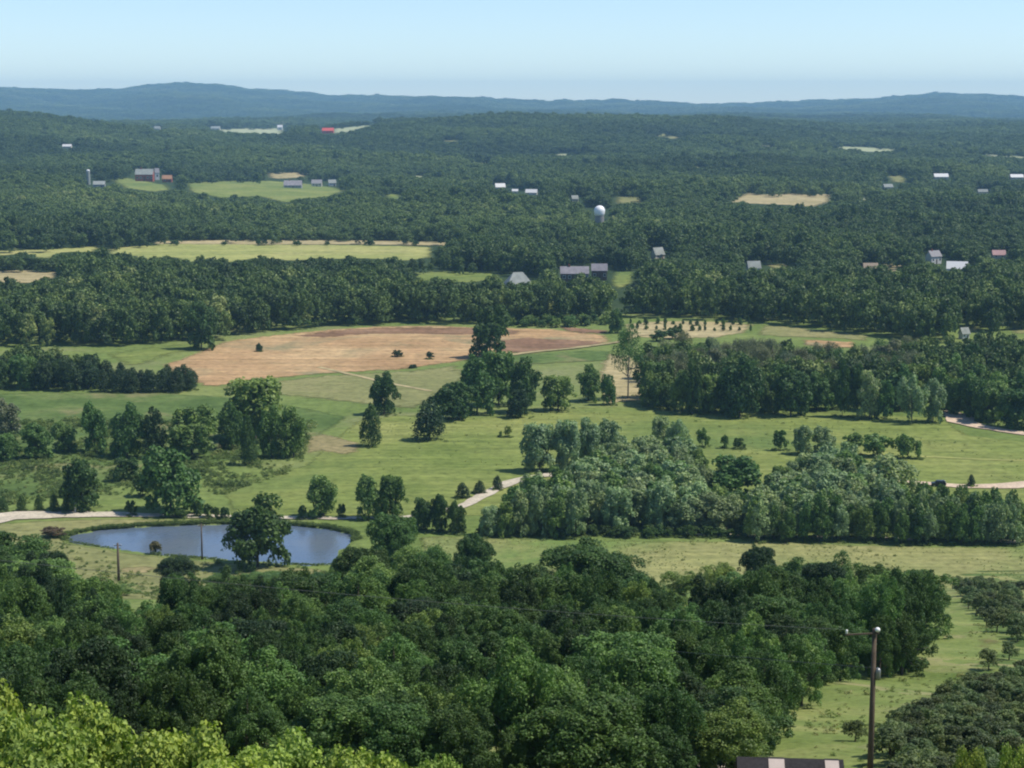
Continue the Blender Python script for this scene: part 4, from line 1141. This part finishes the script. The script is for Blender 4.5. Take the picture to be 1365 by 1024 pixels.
wire(Vector((pb.x - 1.75, pb.y - .35, pb.z + hb + .05)), Vector((-70, 40, 118)), 1.5, .010, 'thin wire running from the arm of the tall utility pole toward the lower left')

# ------------------------------------------------------------------ which trees are seen: near to far, ellipses on a half-size picture
TREES.sort(key=lambda t: t['y'])
BW, BH = 683, 512
cov = np.zeros((BH, BW), bool)
yy, xx = np.mgrid[0:BH, 0:BW]
for t in TREES:
    px, pb_, zc = project(t['x'], t['y'], t['z']); _, pt, _ = project(t['x'], t['y'], t['z'] + t['h'])
    k = F / zc
    cx_, cy_, rx, ry = px / 2, (pt + pb_) / 4 - .03 * (pb_ - pt), max(.7, t['w'] * k / 4 * .92), max(.7, (pb_ - pt) / 4 * .88)
    x0, x1, y0, y1 = int(max(0, cx_ - rx - 1)), int(min(BW, cx_ + rx + 2)), int(max(0, cy_ - ry - 1)), int(min(BH, cy_ + ry + 2))
    t['vis'] = 0; t['px'], t['pt'], t['pb'], t['wp'] = px, pt, pb_, t['w'] * k
    t['side'] = (px + t['w'] * k / 2 < 0 or px - t['w'] * k / 2 > 1365)
    if x1 > x0 and y1 > y0:
        m = ((xx[y0:y1, x0:x1] + .5 - cx_) / rx) ** 2 + ((yy[y0:y1, x0:x1] + .5 - cy_) / ry) ** 2 < 1
        new = m & ~cov[y0:y1, x0:x1]
        t['vis'] = int(new.sum()); cov[y0:y1, x0:x1] |= m

# pieces of wood named by where they stand, so that only look-alikes share a label
def relabel(t):
    if t['label'] == 'tree in the wood behind the fields':
        a = 'left of the ploughed field' if t['px'] < 280 else 'behind the ploughed field' if t['px'] < 820 else 'behind the sapling field' if t['px'] < 1170 else 'at the right end'
        g = 'pale' if t['col'][1] > .11 else 'mid green' if t['col'][1] > .075 else 'dark'
        t['label'] = f'{g} tree in the long wood, {a}'; t['group'] = f'{g} trees of the long wood {a}'
    elif t['label'] == 'tree in the wood behind the meadow':
        if t['kind'] == 'bare': t['label'] = 'thin grey-brown half-bare tree in the tree line behind the meadow'; t['group'] = 'grey-brown trees of the tree line'
        else:
            a = 'tree line behind the meadow' if t['px'] < 1240 else 'wood on the right behind the winding dirt road'
            t['label'] = f'green tree packed into the {a}'; t['group'] = f'green trees of the {a}'
    elif t['label'] == 'tree in the front wood':
        a = ('below the left end of the pond' if t['px'] < 280 else 'below the right part of the pond' if t['px'] < 560 else 'below the hay meadow' if t['px'] < 900 else 'left of the utility pole' if t['px'] < 1150 else 'behind the utility pole')
        b = 'upper' if t['pt'] < 840 else 'lower'
        g = 'pale' if t['col'][1] > .11 else 'mid green' if t['col'][1] > .075 else 'dark'
        t['label'] = f'{g} tree in the {b} front wood, {a}'; t['group'] = f'{g} trees of the {b} front wood {a}'

solo = [t for t in TREES if t['fixed']]
byname = {}
for t in TREES:
    if not t['fixed']: byname.setdefault(t['name'], []).append(t)
rest = []
nfix = {}
for t in solo: nfix[t['name']] = nfix.get(t['name'], 0) + 1
keep = list(solo)
for nm, lst in byname.items():
    lst.sort(key=lambda t: -t['vis'])
    cap = 290 - nfix.get(nm, 0)
    seen = [t for t in lst if t['vis'] >= (9 if t['y'] < 850 else 6)]
    seen.sort(key=lambda t: (t['y'] >= 850, -t['vis']))
    keep += seen[:cap]
    rest += [t for t in seen[cap:] if t['y'] >= 560] + [t for t in lst if t['vis'] < 6 and t['y'] > 850]
rk = np.random.RandomState(77)
for t in keep:
    relabel(t)
    vs = PROTO[t['kind']]
    cm, tm = vs[rk.randint(len(vs))]
    e = tag(empty(t['name'], (t['x'], t['y'], t['z']), rk.uniform(0, 2 * PI), (t['w'], t['w'], t['h'])), t['label'], t['cat'], t['group'])
    c = mesh_obj('crown', cm, e); c.color = t['col']
    if tm: mesh_obj('trunk', tm, e)
print('individual trees', len(keep), 'rest', len(rest), {k: len(v) for k, v in byname.items()})

# ------------------------------------------------------------------ far woods: one mass, scattered crowns
def lo_crown(i):
    rs = np.random.RandomState(200 + i)
    n = 11
    c, r = broad_lobes(rs, n, .05, (.7, 1.1), 3)
    C, R = sub_lobes(rs, c, r, 4, .5)
    v, f, t = cloud(rs, C, R, 1500, .042, 1, .55, .5, tone_lobe=.3)
    o = bpy.data.objects.new('far_crown', np_mesh('far_crown', v, f, FAR_LEAF, t))
    return o
pc = bpy.data.collections.new('far_crowns')
for i in range(6): pc.objects.link(lo_crown(i))

def scatter(name, P, S, R, tint, coll, mat, label, cat=None):
    me = bpy.data.meshes.new(name)
    me.vertices.add(len(P)); me.vertices.foreach_set('co', np.asarray(P, np.float32).ravel())
    a = me.attributes.new('sc', 'FLOAT_VECTOR', 'POINT'); a.data.foreach_set('vector', np.asarray(S, np.float32).ravel())
    a = me.attributes.new('rz', 'FLOAT_VECTOR', 'POINT'); rr = np.zeros((len(P), 3), np.float32); rr[:, 2] = R; a.data.foreach_set('vector', rr.ravel())
    a = me.attributes.new('tint', 'FLOAT', 'POINT'); a.data.foreach_set('value', np.asarray(tint, np.float32))
    me.materials.append(mat); me.update()
    o = mesh_obj(name, me)
    ng = bpy.data.node_groups.new(name, 'GeometryNodeTree')
    ng.interface.new_socket('Geometry', in_out='INPUT', socket_type='NodeSocketGeometry')
    ng.interface.new_socket('Geometry', in_out='OUTPUT', socket_type='NodeSocketGeometry')
    gi, go = ng.nodes.new('NodeGroupInput'), ng.nodes.new('NodeGroupOutput')
    ip = ng.nodes.new('GeometryNodeInstanceOnPoints'); ci = ng.nodes.new('GeometryNodeCollectionInfo')
    ci.inputs['Collection'].default_value = coll; ci.inputs['Separate Children'].default_value = True; ci.inputs['Reset Children'].default_value = True
    ip.inputs['Pick Instance'].default_value = True
    def attr(n_, t_):
        q = ng.nodes.new('GeometryNodeInputNamedAttribute'); q.data_type = t_; q.inputs['Name'].default_value = n_; return q.outputs[0]
    ng.links.new(gi.outputs[0], ip.inputs['Points']); ng.links.new(ci.outputs[0], ip.inputs['Instance'])
    ng.links.new(attr('rz', 'FLOAT_VECTOR'), ip.inputs['Rotation']); ng.links.new(attr('sc', 'FLOAT_VECTOR'), ip.inputs['Scale'])
    ng.links.new(ip.outputs[0], go.inputs[0])
    md = o.modifiers.new('scatter', 'NODES'); md.node_group = ng
    tag(o, label, cat, None, 'stuff')
    return o

rs = np.random.RandomState(9)
PX, PY, PH, PWW = [], [], [], []
for y0, y1, sp, h0, h1 in ((1050,1330,10.5,15,21),(1330,1800,11,14,21),(1800,3000,13.5,14,21),(3000,5000,18,14,20),(5000,8500,25,13,19),(8500,12500,38,12,18),(12500,17300,50,13,19)):
    gy = np.arange(y0, y1, sp * .9)
    for j, y in enumerate(gy):
        xm = .40 * y + 120
        x = np.arange(-xm, xm, sp) + (j % 2) * sp / 2
        PX.append(x + rs.uniform(-.4, .4, x.shape) * sp); PY.append(y + rs.uniform(-.4, .4, x.shape) * sp)
        h = rs.uniform(h0, h1, x.shape) * (1 + .25 * (rs.rand(*x.shape) > .93)); PH.append(h); PWW.append(np.full(x.shape, sp) * rs.uniform(1.1, 1.8, x.shape))
        lo = .82 + .28 * np.sin(x / 88 + y / 240) * np.sin(y / 75 + 1.3 * np.sin(x / 190)); PH[-1] = PH[-1] * lo
PX, PY, PH, PWW = map(np.concatenate, (PX, PY, PH, PWW))
PZ = height(PX, PY)
px, py, zc = project(PX, PY, PZ); _, pt, _ = project(PX, PY, PZ + PH); wp = PWW * F / zc
ok = py < 470
wbx = inside_poly(WB, px, py)
ok &= ~(wbx & (PY < 1330))                               # the near rows are individuals or come back through REST below
ok &= ~((PY < 1330) & (py > 395))
done = np.zeros(len(PX), bool)
for k in (1.0, .7, .45):                                 # a smaller tree stands where a tall one would hide a field
    good = np.ones(len(PX), bool); ox, oy = rs.normal(size=len(PX)) * 4.5, rs.normal(size=len(PX)) * 1.4
    for fx, fy in ((0,0),(-.3,.35),(.3,.35),(-.15,.75),(.15,.75),(0,.85),(0,.5)):
        sx = px + fx * wp * k + ox; sy = py + (pt - py) * fy * k + oy
        soft = rs.rand(len(PX)) < (.07 if fy < .8 else .03)
        for c in CLEAR: good &= ~(inside_poly(c, sx, sy) & ~soft)
    new = good & ~done & (k == 1.0 or rs.rand(len(PX)) < 2)
    PH = np.where(new, PH * k, PH); PWW = np.where(new, PWW * k, PWW)
    done |= good
ok &= done
for b0, b1, t0, bb in BOXES:                             # nothing stands in or right in front of a house
    ok &= ~((px + wp * .45 > b0) & (px - wp * .45 < b1) & (pt < bb - .22 * (bb - t0)) & (py > t0 + .3 * (bb - t0)))
PX, PY, PZ, PH, PWW = PX[ok], PY[ok], PZ[ok], PH[ok], PWW[ok]
big = np.sin(PX / 130 + 1.7) * np.sin(PY / 210 + .5) + .6 * np.sin(PX / 53 + PY / 90)
tint = np.clip(.34 + .14 * big + .24 * np.sin(PX / 250 + 1.5 * np.sin(PY / 330)) * np.sin(PY / 190 + PX / 700 + 1) + .09 * rs.normal(size=len(PX)) + .3 * (rs.rand(len(PX)) > .975) + .3 * sstep(10500, 14000, PY), 0, 1)  # haze paling the far ridge is put into its crowns' lighter tint
if rest:
    RX_ = np.array([[t['x'], t['y'], t['z'], t['h'], t['w']] for t in rest])
    PX, PY, PZ, PH, PWW = [np.concatenate([a, RX_[:, i]]) for i, a in enumerate((PX, PY, PZ, PH, PWW))]
    tint = np.concatenate([tint, np.clip(.35 + .25 * rs.normal(size=len(rest)), 0, 1)])
far = scatter('far_woods', np.stack([PX, PY, PZ - .2], 1), np.stack([PWW, PWW, PH], 1), rs.uniform(0, 2 * PI, len(PX)), tint, pc, FAR_LEAF, 'woods covering the far valley and the blue hills', 'woods')
print('far crowns', len(PX))

# rough weeds on the pasture, the banks and the hillside: uncountable
def weed(i):
    rs = np.random.RandomState(300 + i)
    c = rs.uniform(-.4, .4, (5, 3)); c[:, 2] = rs.uniform(.15, .6, 5)
    v, f, t = cloud(rs, c, rs.uniform(.2, .35, 5), 130, .11, 1, .8, .4, aspect=.5)
    v[:, 2] = np.clip(v[:, 2], .0, 1.2)
    return bpy.data.objects.new('weed_clump', np_mesh('weed_clump', v, f, WEED_LEAF, t))
wc = bpy.data.collections.new('weed_clumps')
for i in range(4): wc.objects.link(weed(i))
def weeds_in(poly, n, s0, s1, name, label, seed, lo=0.0, hi=1.0):
    rs = np.random.RandomState(seed)
    bx, by, _ = ground_hit([p[0] for p in poly], [p[1] for p in poly])
    x = rs.uniform(bx.min(), bx.max(), n * 3); y = rs.uniform(by.min(), by.max(), n * 3)
    dens = np.sin(x / 9 + 1) * np.sin(y / 13) + .7 * np.sin(x / 4.1 + y / 7)
    a, b, _ = project(x, y, height(x, y))
    k = inside_poly(poly, a, b) & (dens + rs.normal(size=len(x)) * .6 > .1) & ~inside_poly(POND, x, y)
    x, y = x[k][:n], y[k][:n]
    s = rs.uniform(s0, s1, len(x)) * (1 + 1.2 * (rs.rand(len(x)) > .94))
    scatter(name, np.stack([x, y, height(x, y)], 1), np.stack([s * 1.5, s * 1.5, s], 1), rs.uniform(0, 2 * PI, len(x)), np.clip(rs.uniform(lo, hi, len(x)), 0, 1), wc, WEED_LEAF, label, 'weeds')
weeds_in([(-60,560),(420,560),(400,625),(300,660),(120,660),(-60,684)], 5200, .5, 1.3, 'pasture_weeds', 'rough weeds and tussocks over the left pasture', 1, .0, .75)
weeds_in([(-60,720),(100,712),(140,735),(300,752),(450,758),(470,800),(-60,800)], 1500, .4, .9, 'bank_weeds', 'tussocks on the grassy bank below the pond', 2, .1, .9)
def reeds():
    rs = np.random.RandomState(31)
    P = np.array(POND); c = P.mean(0); k = rs.randint(len(P), size=2600); t = rs.rand(2600)[:, None]
    Q = P[k] * (1 - t) + P[(k + 1) % len(P)] * t
    d = unit(Q - c); Q = Q + d * (rs.rand(2600)[:, None] ** 1.5 * 2.2 + .1)
    far_side = Q[:, 1] > c[1]
    ok = far_side | (np.sin(Q[:, 0] / 5) + rs.normal(size=2600) * .5 > .4)
    Q = Q[ok]; s_ = np.where(Q[:, 1] > c[1], rs.uniform(.5, 1.2, len(Q)), rs.uniform(.25, .6, len(Q)))
    scatter('pond_reeds', np.column_stack([Q, height(Q[:, 0], Q[:, 1])]), np.stack([s_ * 1.1, s_ * 1.1, s_], 1), rs.uniform(0, 2 * PI, len(Q)), rs.uniform(0, .6, len(Q)), wc, WEED_LEAF, 'reeds and rank grass along the shore of the pond', 'reeds')
reeds()
weeds_in([(560,716),(1400,728),(1400,775),(560,770)], 1300, .2, .4, 'meadow_tussocks', 'low tussocks in the hay meadow', 4, .55, 1)
weeds_in([(1052,1040),(1080,950),(1115,920),(1265,890),(1300,830),(1365,850),(1300,900),(1190,940),(1160,1040)], 2600, .1, .35, 'hillside_grass', 'longer grass on the hillside path', 5, .4, 1)
weeds_in([(455,560),(560,556),(760,548),(1250,565),(1365,600),(1365,640),(930,600),(690,620),(500,640)], 450, .2, .5, 'meadow_weeds', 'scattered weeds in the bright meadow', 6, .35, .9)

def foot_weeds():
    rs = np.random.RandomState(41); Q, S = [], []
    for t in keep:
        if 450 < t['y'] < 1080 and t['vis'] > 8:
            n = 16; a = rs.uniform(0, 2 * PI, n); q = rs.uniform(.1, .62, n) * t['w']
            Q.append(np.stack([t['x'] + np.cos(a) * q, t['y'] + np.sin(a) * q], 1)); S.append(rs.uniform(.35, 1.1, n))
    Q = np.concatenate(Q); S = np.concatenate(S); k = ~inside_poly(POND, Q[:, 0], Q[:, 1]); Q, S = Q[k], S[k]
    scatter('undergrowth', np.column_stack([Q, height(Q[:, 0], Q[:, 1])]), np.stack([S * 1.6, S * 1.6, S], 1), rs.uniform(0, 2 * PI, len(Q)), rs.uniform(0, .6, len(Q)), wc, WEED_LEAF, 'long grass and brush growing round the feet of the trees', 'undergrowth')
foot_weeds()

# ------------------------------------------------------------------ haze
def haze():
    hb_ = MB().box(-12000, 12000, -300, 20800, -8, 380)
    m, nt, out = new_mat('haze')
    v = nt.nodes.new('ShaderNodeVolumePrincipled')
    v.inputs['Color'].default_value = (.38, .68, 1.0, 1)
    v.inputs['Density'].default_value = HAZE
    v.inputs['Anisotropy'].default_value = 0.0
    nt.links.new(v.outputs[0], out.inputs['Volume'])
    o = hb_.build('haze', m)
    tag(o, 'pale blue summer haze over the valley', None, None, 'stuff')
HAZE = 5.5e-5
haze()
